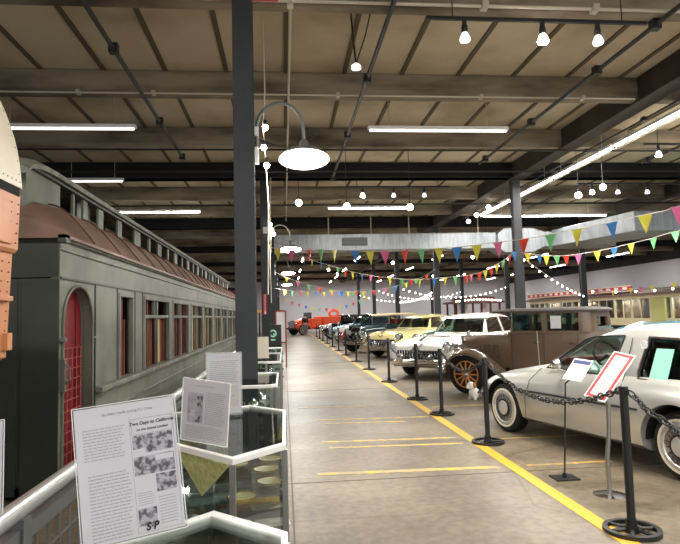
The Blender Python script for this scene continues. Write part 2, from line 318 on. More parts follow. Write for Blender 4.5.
for k, y in enumerate((4.2, 6.9, 9.6, 12.3, 15.0, 17.7)):
    tubelight(-1.3, 1.3, y, 'bright fluorescent tube in the long row beside the right girder', True, 4.85, 'y', 'tubes beside the right girder').location.x = 6.75
for x, y in ((-3.7,2.0),(2.8,2.0),(2.8,-2.5),(-3.7,-2.5),(9.7,10),(9.7,3)): tubelight(x-1.25, x+1.25, y, 'fluorescent strip over the near end of the hall', True, grp='fluorescent strips outside the view')
for x in (1.2, 4.4, 9.2, 15.5, 20.5):
    for y in (25.5, 33.5, 41.5, 49.5, 56): tubelight(-1.2, 1.2, y, 'small bright strip light in the far ceiling', True, along='y', grp='distant fluorescent strips').location.x = x+.1*(y-40)/10
for y in (11, 19): tubelight(14.5, 17.2, y, 'added unseen strip light brightening the far right bay', True, grp='added right bay fill lights')  # out-of-view strips added to light the right wall and trolley
# track lights
def track(x0, x1, y, z, heads, label, lit, spots=None):
    t = thing('track_light', label, 'track light', (x0, y, z))
    MB().bx(0, x1-x0, -.018, .018, -.018, .02).build('rail', M['black'], t)
    for q in (.3, x1-x0-.3): MB().cyl((q,0,.02),(q,0,.6),.006,n=6).build('hanger', M['black'], t)
    for i, hx in enumerate(heads):
        h = MB().bx(hx-x0-.02, hx-x0+.02, -.02, .02, -.07, -.015).lathe([(.03,-.07),(.036,-.09),(.036,-.15),(.03,-.16)], (hx-x0,0,0), n=14).build('lamp_head', M['black'], t, smooth=True)
        MB().lathe([(.03,-.16),(.045,-.19),(.062,-.235),(.055,-.26),(.0,-.275)], (hx-x0,0,0), n=16).build('bulb', M['bulb'] if lit[i] else M['dimtube'], h, smooth=True)
        if spots and spots[i]:
            ld = bpy.data.lights.new('spot', 'SPOT'); ld.energy = SPOT_W*3; ld.spot_size = 1.5; ld.spot_blend = .6; ld.shadow_soft_size = .06; ld.color = (1, .93, .82)
            lo = bpy.data.objects.new('spot', ld); COL.objects.link(lo); lo.parent = h; lo.location = (hx-x0, 0, -.3)
    return t
track(1.62, 4.2, 6.02, 4.8, (2.05,2.95,3.6), 'black track light with three bulbs high above the aisle', (0,1,0), (1,1,1))
track(1.6, 4.3, 14.4, 4.8, (2.05,2.85,3.65), 'distant black track light with three bulbs below the black girder', (1,0,0), (1,1,1))
track(7.5, 10.6, 13.9, 4.75, (7.9,8.6,9.4), 'black track light with three bulbs at far right', (1,0,0), (1,1,1))
track(7.3, 9.8, 10.8, 4.85, (7.6,8.4,9.2), 'black track rail with bulbs right above the girder line', (1,1,1), (1,0,1))
track(4.5, 7.0, 1.6, 4.8, (4.8,5.6,6.4), 'track light over the near parked car outside the view', (1,1,1), (1,1,1))
# hanging globe bulbs
for i, (x, y, z) in enumerate(((.35,12,3.93),(1.36,12,3.85),(2.72,12,3.82),(6.5,12,4.06),(7.08,12,4.24),(6.3,17.0,4.75),(6.4,18.4,4.75),(6.55,19.7,4.75),(5.0,26,3.9),(2.2,28,3.8),(8.1,24,3.9),(10.5,26,4.0),(3.2,34,4),(12.8,30,3.8),(9.5,36,3.9))):
    t = thing('hanging_bulb', 'round glowing bulb hanging on a thin cord from the ceiling', 'light bulb', (x, y, z), 0, 'hanging globe bulbs')
    MB().sph((0,0,0), .07, 12).build('globe', M['bulbw'], t, smooth=True)
    MB().cyl((0,0,.06),(0,0,5.4-z),.006,n=6).cyl((0,0,.05),(0,0,.12),.025,n=8).build('cord', M['black'], t)
# pendant spot
t = thing('pendant_spot', 'small single spotlight hanging on a bent rod beneath the ceiling', 'spotlight', (.96, 7.0, 4.65))
MB().tube([(0,0,.05),(-.02,.0,.3),(-.05,0,.73)], .012).tube([(.0,0,.05),(.12,-.05,.4),(.2,-.1,.73)], .008).build('rod', M['pipe'], t)
MB().lathe([(.02,.06),(.06,.03),(.065,-.01),(.0,-.015)], n=14).build('lamp_head', M['dimtube'], t, smooth=True)
# gooseneck lamps on the left columns
def gooseneck(y, label, proto=[None]):
    if proto[0]: return dup(proto[0], (-.31, y, 3.48), 0, label)
    t = thing('gooseneck_lamp', label, 'lamp', (-.255, y, 3.48)); proto[0] = t
    pts = [(0,-.0,-.25),(0,0,.05)]+[(.25-.25*math.cos(a), 0, .08+.29*math.sin(a)) for a in [PI*k/12 for k in range(1, 12)]]+[(.5,0,.02),(.5,0,-.06)]
    MB().tube(pts, .019, 8).build('arm', M['zinc'], t, smooth=True)
    MB().bx(-.02,.02,-.03,.03,-.3,-.12).bx(-.02,.02,-.03,.03,.0,.1).build('bracket', M['white'], t)
    MB().lathe([(.03,-.04),(.045,-.06),(.05,-.14),(.1,-.155),(.2,-.19),(.255,-.235),(.275,-.265),(.268,-.265),(.245,-.235),(.19,-.2),(.0,-.165)], (.5,0,0), n=36).build('lamp_shade', M['zinc'], t, smooth=True)
    MB().lathe([(.0,-.27),(.12,-.268),(.26,-.258),(.262,-.25),(.0,-.25)], (.5,0,0), n=36).build('diffuser', M['lamp'], t, smooth=True)
    MB().tube([(.0,0,-.02),(.2,0,-.1),(.45,0,-.13),(.5,0,-.08),(.64,0,.02),(.66,0,.08)], .006).build('wire', M['black'], t)
    a_ = math.radians(-9); P0 = Vector((.5,0,-.05)); Rm = Matrix.Rotation(a_, 4, 'X')
    for c in t.children:
        if c.name.startswith(('lamp_shade','diffuser')): c.matrix_basis = Matrix.Translation(P0) @ Rm @ Matrix.Translation(-P0)
    ld = bpy.data.lights.new('lamp_glow', 'POINT'); ld.energy = 60; ld.shadow_soft_size = .15; ld.color = (1, .96, .9)
    lo = bpy.data.objects.new('lamp_glow', ld); COL.objects.link(lo); lo.parent = t; lo.location = (.5, 0, -.35)
    return t
gooseneck(6.1, 'large lit gooseneck lamp with round grey shade on the nearest column')
gooseneck(14.42, 'gooseneck lamp with glowing shade on the second column, above the bunting')
gooseneck(22.38, 'small distant gooseneck lamp on the third column'); gooseneck(30.35, 'tiny far gooseneck lamp on the fourth column')
t = thing('string_light', 'vertical string of three glowing bulbs beside the nearest column', 'string light', (-.17, 6.4, 3.2))
MB().tube([(-.02,0,2.2),(0,0,.9),(-.03,0,.5),(-.01,0,.25),(0,0,.05),(.02,0,-.4),(.0,0,-1.4)], .008).build('cable', M['conduit'], t)
for x, z in ((.0,.47),(-.02,.24),(.01,.04)):
    MB().sph((x,-.02,z), .032, 10).build('bulb', M['bulb'], t, smooth=True)
    MB().cyl((x,-.01,z+.02),(x,0,z+.09),.02,n=8).build('socket', M['black'], t)
t = thing('string_light', 'cluster of bulbs and clamps high on the second column', 'string light', (-.42, 14.2, 3.5))
MB().tube([(0.15,0,1.5),(.12,0,.5),(.14,0,0),(.1,0,-.6),(.12,0,-1.6)], .012).build('cable', M['conduit'], t)
for x, z in ((.12,.32),(.16,.18),(.2,.08)): MB().sph((x,-.05,z), .05, 10).build('bulb', M['bulbw'], t, smooth=True)
MB().bx(-.05,.1,-.12,-.02,.1,.25).bx(.05,.12,-.1,0,-.1,.15).build('clamp', M['white'], t)

# duct
t = thing('air_duct', 'pale galvanised air duct spanning the hall behind the bunting', 'air duct', (0,20.5,0))
MB().bx(-.3, 7.85, 0, .8, 3.88, 4.47).build('duct_run', M['galv'], t, bevel=.02)
MB().prism([(7.85,3.88),(7.85,4.4),(8.1,4.6),(9.2,4.6),(9.6,4.45),(12.4,4.45),(12.4,3.9),(9.6,3.9),(9.2,3.7),(8.1,3.7)], 'y', -.15, .85).build('duct_box', M['galv'], t, bevel=.02)
MB().prism([(-5.2,3.72),(-5.2,4.3),(-.15,4.5),(-.15,3.9)], 'x', 9.9, 11.6).build('duct_branch', M['galv'], t, bevel=.02)
for k in range(14): MB().bx(-.3+.58*k, -.27+.58*k, -.012, .81, 3.87, 4.48).build('duct_joint', M['galv'], t)
for x in (2.05, 9.9):
    v = MB().bx(x, x+1.05, -.03-.15*(x > 5), 0, 3.98, 4.38).build('grille_frame', M['galv'], t)
    mb = MB().bx(x+.06, x+.99, -.035-.15*(x > 5), -.03-.15*(x > 5), 4.03, 4.33); mb.build('grille_opening', M['black'], v)
    mb = MB()
    for k in range(6): mb.bx(x+.06, x+.99, -.045-.15*(x > 5), -.034-.15*(x > 5), 4.05+.05*k, 4.058+.05*k)
    mb.build('louver', M['zinc'], v)

# ---------------------------------------------------------------- train (green-grey passenger car)
t = thing('passenger_car', 'old grey-green railway passenger car with brown roof filling the left side', 'train car', (0,0,0)); TR = t
Y0, Y1 = 5.41, 26.0
wins = [(7.29,7.94),(8.56,10.38),(10.74,12.42),(12.79,14.5),(14.88,16.5),(16.95,18.6),(18.95,20.6),(20.95,22.6),(22.95,24.6)]
ZS, ZW = .86, 1.87
mb = MB().bx(-2.08,-2.0,Y0,Y1,1.96,2.33)
arch = [(5.875-.395*math.cos(a), 1.58+.32*math.sin(a)) for a in [PI*k/14 for k in range(15)]]
mb.prism([(Y0,.05),(5.48,.05)]+arch+[(6.27,.05),(6.37,.05),(6.37,1.96),(Y0,1.96)], 'x', -2.08, -2.0)
prev = 6.39
for a, b in wins+[(Y1,Y1)]:
    mb.bx(-2.08,-2.0,prev,a,ZS,1.955); prev = b
    if a < Y1: mb.bx(-2.08,-2.0,a,b,ZW,1.955)
mb.bx(-2.08,-2.0,6.39,Y1,.05,ZS)
mb.build('side_wall', M['tgreen'], t, bevel=.006)
MB().bx(-4.8,-2.01,Y0,Y0+.08,.05,1.95).bx(-4.8,-2.01,Y0-.005,Y0+.08,1.96,2.36).bx(-2.32,-2.0,Y0-.015,Y0,.05,1.94).bx(-2.9,-2.36,Y0-.008,Y0,.05,1.94).bx(-3.6,-2.94,Y0-.004,Y0,.05,1.94).build('end_wall', M['tdark'], t, bevel=.008)  # shade on this end is painted in as a darker green
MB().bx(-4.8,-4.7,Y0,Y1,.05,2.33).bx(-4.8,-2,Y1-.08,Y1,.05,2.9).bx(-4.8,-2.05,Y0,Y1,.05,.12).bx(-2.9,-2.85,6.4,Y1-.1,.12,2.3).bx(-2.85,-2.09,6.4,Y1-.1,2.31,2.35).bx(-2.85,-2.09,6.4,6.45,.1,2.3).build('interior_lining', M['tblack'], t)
MB().bx(-2.06,-1.96,Y0,Y1,2.29,2.36).bx(-2.02,-1.98,Y0,Y1,2.2,2.225).build('eave_trim', M['tlight'], t, bevel=.01)
MB().bx(-2.02,-1.92,6.4,Y1,.80,.86).bx(-2.0,-1.97,6.4,Y1,.55,.58).build('window_sill', M['tlight'], t, bevel=.01)
mb = MB().bx(-2.0,-1.985,Y0,Y1,1.945,1.965)
for y in (6.38, 7.2, 8.03, 8.45): mb.bx(-2.0,-1.992,y,y+.02,.1 if y < 7 else .86,1.95)
mb.build('panel_seam', M['tdark'], t)
MB().tube([(-1.99,5.47,.05),(-1.99,5.47,1.6)]+[(-1.99,p[0],p[1]) for p in arch]+[(-1.99,6.28,1.58),(-1.99,6.28,.05)], .014, 8).build('door_surround', M['tgreen'], t, smooth=True)
MB().bx(-2.0,-1.95,5.41,5.47,1.38,1.41).build('band_clip', M['tgreen'], t)
MB().bx(-2.0,-1.98,6.29,6.38,1.38,1.40).build('band_clip', M['tgreen'], t)
MB().bx(-2.0,-1.955,5.42,5.46,.93,1.22).tube([(-1.96,5.44,1.0),(-1.92,5.44,1.03),(-1.92,5.44,1.15),(-1.96,5.44,1.18)],.01).build('grab_plate', M['tgreen'], t, bevel=.01)
d = MB().bx(-2.13,-2.105,5.44,6.3,.05,1.95).bx(-2.105,-2.095,6.1,6.13,.05,1.93).build('door', M['tred'], t)
ao = [(5.875-.425*math.cos(a), 1.58+.35*math.sin(a)) for a in [PI*k/14 for k in range(15)]]
MB().prism([(5.45,.05)]+ao+[(6.3,.05),(6.27,.05)]+list(reversed(arch))+[(5.48,.05)], 'x', -2.105, -2.081).build('door_jamb', M['tgreen'], t, smooth=True)
mb = MB()
for k in range(7): mb.cyl((-2.088,5.5+.12*k,.05),(-2.088,5.5+.12*k,1.3),.006,n=6)
for k in range(13): mb.cyl((-2.088,5.48,.1+.1*k),(-2.088,6.26,.1+.1*k),.006,n=6)
mb.build('door_gate', mat('worn_red_wire', (176, 84, 80), .5), d)
wid = {}
for i, (a, b) in enumerate(wins):
    f = MB()
    f.bx(-2.05,-1.985,a-.03,a+.04,ZS,ZW+.03).bx(-2.05,-1.985,b-.04,b+.03,ZS,ZW+.03).bx(-2.05,-1.985,a,b,ZW-.02,ZW+.03)
    if i: f.bx(-2.05,-2.0,a,b,1.58,1.63).bx(-2.05,-2.0,(a+b)/2-.03,(a+b)/2+.03,ZS,ZW).bx(-2.05,-2.0,(a+b)/2-.22,(a+b)/2-.19,1.6,ZW)
    f = f.build('window_frame', M['tgreen'], t, bevel=.008)
    k = 0; y = a+.05
    while y < b-.12:
        w = random.choice((.06,.09,.12,.16)); m = random.choice(('wood1','wood2','wood3','wood2','wood1','tdark'))
        MB().bx(-2.3-.1*random.random(),-2.075,y,min(y+w,b-.04),ZS-.3,1.57 if random.random() < .7 else ZW-.02).build('wood_slat', M[m], f)
        y += w+random.choice((.06,.12,.2)); k += 1
# roof : stations along y
def rprof(x0, z0, x1, z1, n=8):
    return [(x0+(x1-x0)*(1-math.cos(PI/2*k/n))*.0+(x1-x0)*(k/n), z0+(z1-z0)*math.sin(PI/2*k/n)) for k in range(n+1)]
rings = []
for y, zt, xo in ((Y0-.06,2.52,-1.93),(5.6,2.62,-1.93),(5.85,2.74,-1.93),(6.3,2.78,-1.93),(Y1+.1,2.78,-1.93)):
    half = rprof(xo, 2.34, -2.47, zt); full = half+[(-3.4,zt+.08)]+[(-6.8-p[0],p[1]) for p in reversed(half)]
    rings.append([(p[0],y,p[1]) for p in full]+[(-6.8-xo,y,2.31),(xo,y,2.31)])
MB().loft(rings).build('lower_roof', M['troof'], t, smooth=True)
mb = MB()
for k in range(22):
    y = 6.24+.93*k
    if y < Y1: MB().tube([(p[0]+.005,y-.1*(1-q/8),p[1]+.01) for q, p in enumerate(rprof(-1.93,2.34,-2.46,2.78))], .009, 6).build('roof_rib', mat('roof_rib_brown', (92, 68, 56), .6), t)
MB().bx(-2.0,-1.93,Y0-.06,Y0+.04,2.27,2.34).build('gutter_corner', M['tdark'], t)
# clerestory
op = [(6.55,6.95),(7.0,7.3),(7.45,7.88),(8.09,8.78),(9.0,9.75)]
y = 10.15
while y < Y1-1.6: op += [(y,y+.62),(y+.75,y+1.4)]; y += 1.72
mb = MB(); prev = 5.7
for a, b in op+[(Y1-.2,Y1-.2)]:
    mb.bx(-2.46,-2.43,prev,a,2.5,3.1); prev = b
mb.bx(-2.458,-2.428,5.705,Y1-.21,2.5,2.80).bx(-2.458,-2.428,5.705,Y1-.21,3.06,3.095).bx(-4.37,-2.46,5.7,5.77,2.5,3.1)
mb.build('clerestory_wall', M['tgreen'], t)
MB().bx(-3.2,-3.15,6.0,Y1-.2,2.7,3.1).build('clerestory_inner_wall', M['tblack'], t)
MB().bx(-2.6,-2.55,7.42,7.9,2.7,3.08).build('clerestory_blind', M['tlight'], t)
for y in (8.2, 9.1, 9.9): MB().bx(-2.75,-2.7,y,y+.5,2.8,2.98).build('clerestory_board', M['wood1'], t)
rings = []
for y, dz in ((5.55,-.14),(5.68,-.06),(5.95,-.01),(6.3,0),(Y1,0)):
    rings.append([(-2.36,y,3.09+dz),(-2.34,y,3.13+dz),(-2.45,y,3.19+dz),(-2.9,y,3.28+dz),(-3.4,y,3.31+dz),(-3.9,y,3.28+dz),(-4.35,y,3.19+dz),(-4.46,y,3.13+dz),(-4.44,y,3.09+dz)])
MB().loft(rings).build('clerestory_roof', M['tlight'], t, smooth=True)
MB().bx(-2.5,-2.39,5.7,Y1,3.05,3.075).build('clerestory_trim', M['tdark'], t)
MB().bx(-2.3,-1.9,Y1-.4,Y1+.2,2.45,2.75).build('red_marker', M['tred'], t)

# orange and cream cab at far left
t = thing('railway_cab', 'orange and cream riveted railway cab at the left edge, in front of the passenger car', 'train car', (-1.55,3.52,0))
cr = [(.03,2.34),(.022,2.42),(.012,2.5),(-.002,2.58),(-.02,2.65),(-.042,2.72),(-.07,2.8),(-.105,2.88),(-.15,2.95),(-.25,3.06),(-.5,3.17),(-.9,3.25),(-2.2,3.25),(-2.2,2.34)]
MB().prism(cr, 'y', -1.6, 0).build('roof_hood', M['cream'], t)
MB().bx(-2.2,.024,-1.6,-.02,2.29,2.35).build('black_band', M['tblack'], t)
MB().prism([(.02,2.3),(.01,1.98),(-.006,1.96),(-.02,1.96),(-.045,1.36),(-.1,1.33),(-2.2,1.33),(-2.2,2.3)], 'y', -1.6, 0).build('cab_body', M['orange'], t)
mb = MB()
for p in cr[:8]: mb.sph((p[0]+.001,-.03,p[1]), .004, 6)
for k in range(14): mb.sph((.03,-.03-.05*k,2.375), .004, 6)
mb.build('rivet', mat('cream_rivets', (150, 138, 118), .5), t)
for k in range(16):
    z = 1.4+.056*k; xx = -.044+.03*(z-1.36)/.64+(.03 if z > 1.97 else 0)
    for y in (-.04, -.12): MB().sph((xx,y,z), .005, 6).build('rivet', mat('orange_rivets', (120, 66, 40), .5), t)
MB().bx(-.1,-.01,-.06,0,1.4,1.5).build('bracket', M['orange'], t, bevel=.005)
MB().bx(-.02,.025,-.6,-.1,2.0,2.24).build('side_plate', M['orange'], t, bevel=.005)
MB().bx(-.1,.0,-.5,-.02,1.68,1.71).build('ledge', M['orange'], t, bevel=.005)
MB().bx(-2.2,-.24,-1.6,-.1,0,1.33).build('underframe', M['black'], t)
for z in (1.0, 1.13, 1.25): MB().bx(-.5,-.16-(z < 1.1)*.03,-.5,-.02,z,z+.065).build('step', M['orange'], t)

# railing
t = thing('guard_railing', 'grey metal guard railing with mesh infill between the cases and the train', 'railing', (-.86,0,0))
for z in (.955,): MB().tube([(0,.3,z),(0,14,z)], .032, 12).build('top_rail', mat('silver_rail', (186, 188, 188), .35, .5), t, smooth=True)
MB().bx(-.02,.02,.3,14,.85,.9).bx(-.02,.02,.3,14,.12,.16).build('rail_channel', M['zinc'], t)
y = .5
while y < 14: MB().bx(-.03,.03,y-.03,y+.03,0,.93).build('post', M['zinc'], t); y += 1.5
mb = MB()
for k in range(130): mb.cyl((0,.35+.105*k,.14),(0,.35+.105*k,.87),.005,n=5)
for z in (.3,.45,.6,.75): mb.cyl((.0,.3,z),(.0,14,z),.004,n=5)
mb.build('infill_bar', M['zinc'], t)

# ---------------------------------------------------------------- display cases
def case(poly, label, zt=.95, zb=.28, shelf=.62):
    n = len(poly); t = thing('display_case', label, 'display case', (0,0,0))
    cx = sum(p[0] for p in poly)/n; cy = sum(p[1] for p in poly)/n
    ins = lambda k: [(cx+(p[0]-cx)*k, cy+(p[1]-cy)*k) for p in poly]
    o, i = poly, ins(.94)
    def rim(z0, z1):
        m = MB(); vs = [(p[0],p[1],z) for z in (z0,z1) for p in o]+[(p[0],p[1],z) for z in (z0,z1) for p in i]; fs = []
        for k in range(n):
            j = (k+1) % n; fs += [(k,j,n+j,n+k),(2*n+k,3*n+k,3*n+j,2*n+j),(n+k,n+j,3*n+j,3*n+k),(k,2*n+k,2*n+j,j)]
        return m.add(vs, fs)
    rim(zt-.028, zt).build('top_frame', M['caserim'], t, bevel=.003)
    rim(zb-.03, zb).build('bottom_frame', M['caserim'], t)
    for p in ins(.975): MB().bx(p[0]-.014,p[0]+.014,p[1]-.014,p[1]+.014,0,zt-.028).build('corner_post', M['alu'], t, bevel=.003)
    MB().prism(ins(.955), 'z', zt-.012, zt-.006).build('glass_top', M['glass'], t)
    pp = ins(.96); m = MB()
    for k in range(n):
        a, b = pp[k], pp[(k+1) % n]; m.add([(a[0],a[1],zb),(b[0],b[1],zb),(b[0],b[1],zt-.03),(a[0],a[1],zt-.03)], [(0,1,2,3)])
    m.build('glass_side', M['glass'], t)
    MB().prism(ins(.93), 'z', zb-.005, zb+.003).build('deck', M['casedeck'], t)
    if shelf: MB().prism(ins(.9), 'z', shelf-.006, shelf).build('glass_shelf', M['glass'], t)
    return t
case([(-.23,1.9),(0,1.68),(0,.7),(-.23,.45),(-.74,.75),(-.74,1.42)], 'white framed six-sided glass case nearest the viewer, under the large sign', zb=.4)
case([(-.23,2.56),(0,2.81),(0,3.82),(-.24,4.09),(-.76,3.9),(-.76,3.17)], 'white framed six-sided glass case holding plates, second from the viewer', zb=.45, shelf=.66)
case([(-.07,5.3),(-.07,6.35),(-.12,6.45),(-.78,6.45),(-.78,5.25),(-.12,5.25)], 'rectangular glass case just before the nearest column')
case([(-.05,8.0),(-.05,9.6),(-.2,9.9),(-.78,9.9),(-.78,8.3),(-.25,8.0)], 'glass display case just past the nearest column')
case([(-.05,10.8),(-.05,12.4),(-.78,12.4),(-.78,10.8)], 'farther glass display case beside the black and red stand', zt=.9)
# case contents
def plate(x, y, z, r=.075, label='gold rimmed patterned dinner plate on the shelf of the second case', m='plate'):
    t = thing('dinner_plate', label, 'plate', (x,y,z), 0, 'plates in the second case')
    MB().lathe([(.04,0),(.045,.004),(r,.014),(r,.017),(.04,.008),(.0,.007)], n=28).build('dish', M[m], t, smooth=True)
    MB().ring(r+.001, r-.006, .0145, .0185, n=28).build('rim', M['gold'], t)
for i, (x, y) in enumerate(((-.09,3.2),(-.22,2.95),(-.12,3.45),(-.3,3.6),(-.1,3.7))): plate(x, y, .662)
t = thing('silver_dish', 'oval silver serving dish low in the second case', 'dish', (-.52,3.28,.455))
MB().lathe([(.05,0),(.07,.01),(.11,.035),(.115,.038),(.1,.03),(.0,.012)], n=28).build('bowl', M['chrome'], t, smooth=True)
MB().lathe([(.0,.04),(.03,.038),(.06,.02),(.055,.012),(.0,.012)], n=20).build('lid', M['alu'], t, smooth=True)
cm = mat('cream_print', (248, 238, 176), .7, c2=(216, 202, 130), scale=40)
t = thing('printed_cloth', 'cream and yellow printed cloth hanging as a triangle inside the second case', 'cloth', (0,0,0))
MB().add([(-.56,3.05,.89),(-.26,2.68,.89),(-.42,2.98,.68),(-.555,3.06,.89),(-.255,2.69,.89),(-.415,2.99,.68)], [(0,1,2),(3,5,4),(0,3,4,1),(1,4,5,2),(2,5,3,0)]).build('hanging_corner', cm, t)
MB().add([(-.56,3.05,.89),(-.26,2.68,.89),(-.3,3.1,.89),(-.6,3.3,.89),(-.56,3.05,.897),(-.26,2.68,.897),(-.3,3.1,.897),(-.6,3.3,.897)], [(3,2,1,0),(4,5,6,7),(0,1,5,4),(1,2,6,5),(2,3,7,6),(3,0,4,7)]).build('top_fold', cm, t)
t = thing('cloth_stand', 'dark block supporting the printed cloth in the second case', 'stand', (-.44,3.12,.66)); MB().bx(-.06,.06,-.02,.08,.001,.228).build('block', M['casedeck'], t)
t = thing('white_bowl', 'shallow white bowl on the printed cloth in the second case', 'bowl', (-.38,2.98,.90)); MB().lathe([(.03,0),(.035,.003),(.07,.025),(.073,.027),(.066,.025),(.0,.006)], n=28).build('bowl', M['white'], t, smooth=True)
cols = [('flag_red_print',(196,60,56)),('navy_print',(46,50,96)),('white_blue_print',(200,212,230)),('pale_print',(214,210,196)),('blue_print2',(88,120,180)),('buff_print',(206,196,160))]
sp = [(-.22,2.86,.3),(-.12,2.95,-.2),(-.2,3.08,.5),(-.08,3.2,.1),(-.3,3.2,-.3),(-.12,3.45,.2),(-.3,3.5,.4),(-.1,3.65,-.1),(-.5,3.6,.3),(-.55,3.4,.1)]
for i, (x, y, a) in enumerate(sp):
    c = cols[i % 6]; o = MB().bx(-.09,.09,-.06,.06,0,.006).bx(-.05,.05,-.03,-.01,.006,.0065).build('leaflet', mat(c[0], c[1], .6, c2=(235, 232, 225), scale=18, lo=.45, hi=.5)); o.location = (x,y,.455+.0062*(i % 3)); o.rotation_euler = (0,0,a)
    tag(o, 'printed leaflet lying on the deck of the second glass case', 'leaflet', 'leaflets in the second case')
for i, (x, y, a) in enumerate(((-.15,1.5,.4),(-.3,1.62,-.3),(-.12,1.25,.1),(-.3,1.3,.6),(-.15,1.0,-.2),(-.45,1.3,.2))):
    o = MB().bx(-.09,.09,-.12,.12,0,.004).build('document', mat('buff_document', (216, 208, 184), .7, c2=(176, 166, 140), scale=25)); o.location = (x,y,.63+.0045*(i % 2)); o.rotation_euler = (0,0,a)
    tag(o, 'buff printed document on the shelf of the nearest case', 'document', 'documents in the nearest case')
for x, lb in ((-.14, 'buff slanted document card under the glass top of the nearest case, right one'), (-.36, 'buff slanted document card under the glass top of the nearest case, behind the large sign')):
    t = thing('document_card', lb, 'document', (x,1.43,.627))
    MB().add([(-.08,0,.2),(.08,0,.2),(.08,.24,.29),(-.08,.24,.29),(-.08,0,.205),(.08,0,.205),(.08,.24,.295),(-.08,.24,.295)], [(3,2,1,0),(4,5,6,7),(0,1,5,4),(1,2,6,5),(2,3,7,6),(3,0,4,7)]).build('card', mat('buff_document', (216, 208, 184), .7, c2=(176, 166, 140), scale=25), t)
    MB().prism([(.02,.003),(.2,.003),(.2,.27),(.02,.205)], 'x', -.005, .005).build('easel', M['alu'], t)
for i, (x, y) in enumerate(((-.3,5.6),(-.5,5.8),(-.25,6.05),(-.55,6.2),(-.3,8.5),(-.4,9.0),(-.25,9.4),(-.3,11.2),(-.4,11.8))):
    t = thing('silver_pot', 'small silver serving pot inside a farther glass case', 'pot', (x,y,.626), 0, 'silver pots in the farther cases')
    MB().lathe([(.04,0),(.06,.03),(.065,.08),(.045,.12),(.03,.14),(.012,.16),(.0,.165)], n=18).build('body', M['chrome'], t, smooth=True)
    MB().tube([(.055,0,.1),(.1,0,.1),(.105,0,.06),(.062,0,.03)], .006).build('handle', M['chrome'], t)

# ---------------------------------------------------------------- signs
def sheet(name, label, cat, BL, BR, TL, m='paper', acry=True, edge=None):
    BL, BR, TL = Vector(BL), Vector(BR), Vector(TL); u = (BR-BL); w = u.length; u.normalize(); v = TL-BL; v = v-u*v.dot(u); h = v.length; v.normalize(); nn = u.cross(v)
    t = thing(name, label, cat); t.matrix_basis = Matrix(((u.x,v.x,nn.x,BL.x),(u.y,v.y,nn.y,BL.y),(u.z,v.z,nn.z,BL.z),(0,0,0,1)))
    MB().bx(.004,w-.004,.004,h-.004,-.001,.001).build('page', M[m], t)
    if acry:
        MB().bx(0,w,0,h,.0018,.0032).build('acrylic_front', M['acry'], t)
        MB().bx(0,w,-.001,.001,-.003,.005).bx(0,w,h-.001,h+.001,-.003,.005).bx(-.001,.001,0,h,-.003,.005).bx(w-.001,w+.001,0,h,-.003,.005).build('acrylic_edge', M['white'], t)
    return t, w, h
def rows(t, x0, x1, y0, y1, n, m='inkgrey', th=.35, rag=True, name='printed_text'):
    mb = MB(); dy = (y1-y0)/n
    for i in range(n):
        y = y1-dy*(i+.5); x = x0; end = x1-(random.random()*.12*(x1-x0) if rag else 0)
        while x < end:
            w = random.uniform(.05, .16)*(x1-x0); mb.bx(x, min(x+w, end), y-dy*th/2, y+dy*th/2, .001, .0014); x += w+.018*(x1-x0)
    mb.build(name, M[m], t)
t, w, h = sheet('information_sign', 'large tilted white sign with a printed poster on the nearest glass case', 'sign', (-.53,1.60,.957), (-.277,1.685,.978), (-.585,1.63,1.315))
text('Southern Pacific Dining Car China', .0095, M['inkdark'], t, (w*.52,h*.925,.0012))
rows(t, .022, w*.48, h*.6, h*.84, 11); rows(t, .028, w*.5, h*.03, h*.51, 20)
MB().bx(w*.54,w*.95,h*.74,h*.86,.001,.0013).build('poster_banner', M['inkgrey'], t)
MB().bx(w*.545,w*.945,h*.745,h*.855,.0013,.0016).build('poster_panel', M['paper'], t)
text('Two Days to California', .0125, M['ink'], t, (w*.745,h*.822,.0018), shear=.2, bold=.0003); text('on the Sunset Limited', .0095, M['ink'], t, (w*.745,h*.775,.0018), shear=.3, bold=.0002)
for a, b, c, e in ((.54,.94,.6,.735),(.54,.94,.44,.575),(.74,.94,.3,.43),(.54,.72,.08,.2)):
    MB().bx(w*a,w*b,h*c,h*e,.001,.0013).build('engraving', M['inkdark'], t)
MB().bx(w*.54,w*.66,h*.6,h*.635,.0013,.0016).bx(w*.75,w*.93,h*.53,h*.57,.0013,.0016).build('caption_panel', M['paper'], t)
rows(t, w*.55, w*.71, h*.22, h*.32, 6, 'inkgrey', .3); rows(t, w*.75, w*.93, h*.06, h*.27, 10, 'inkgrey', .3)
text('S·P', .026, M['ink'], t, (w*.66,h*.065,.0018), shear=.2, bold=.0012)
MB().bx(w*.525,w*.53,h*.03,h*.88,.001,.0013).bx(w*.955,w*.96,h*.03,h*.88,.001,.0013).bx(w*.525,w*.96,h*.03,h*.033,.001,.0013).build('poster_border', M['inkgrey'], t)
MB().bx(0,w,0,.004,-.1,-.003).build('easel_foot', M['acry'], t)
t, w, h = sheet('information_sign', 'small leaning white sign in front of a taller one on the second case', 'sign', (-.50,2.86,.985), (-.272,2.76,.957), (-.575,2.87,1.29))
rows(t, w*.3, w*.7, h*.885, h*.915, 1, name='printed_heading')
MB().bx(w*.12,w*.45,h*.3,h*.78,.001,.0012).build('photo_panel', mat('pale_photo', (206,202,208), .7, c2=(176,172,180), scale=25), t)
MB().bx(w*.32,w*.44,h*.56,h*.74,.0012,.0015).prism([(w*.28,h*.32),(w*.44,h*.32),(w*.42,h*.46)], 'z', .0012, .0015).build('photo_detail', M['inkdark'], t)
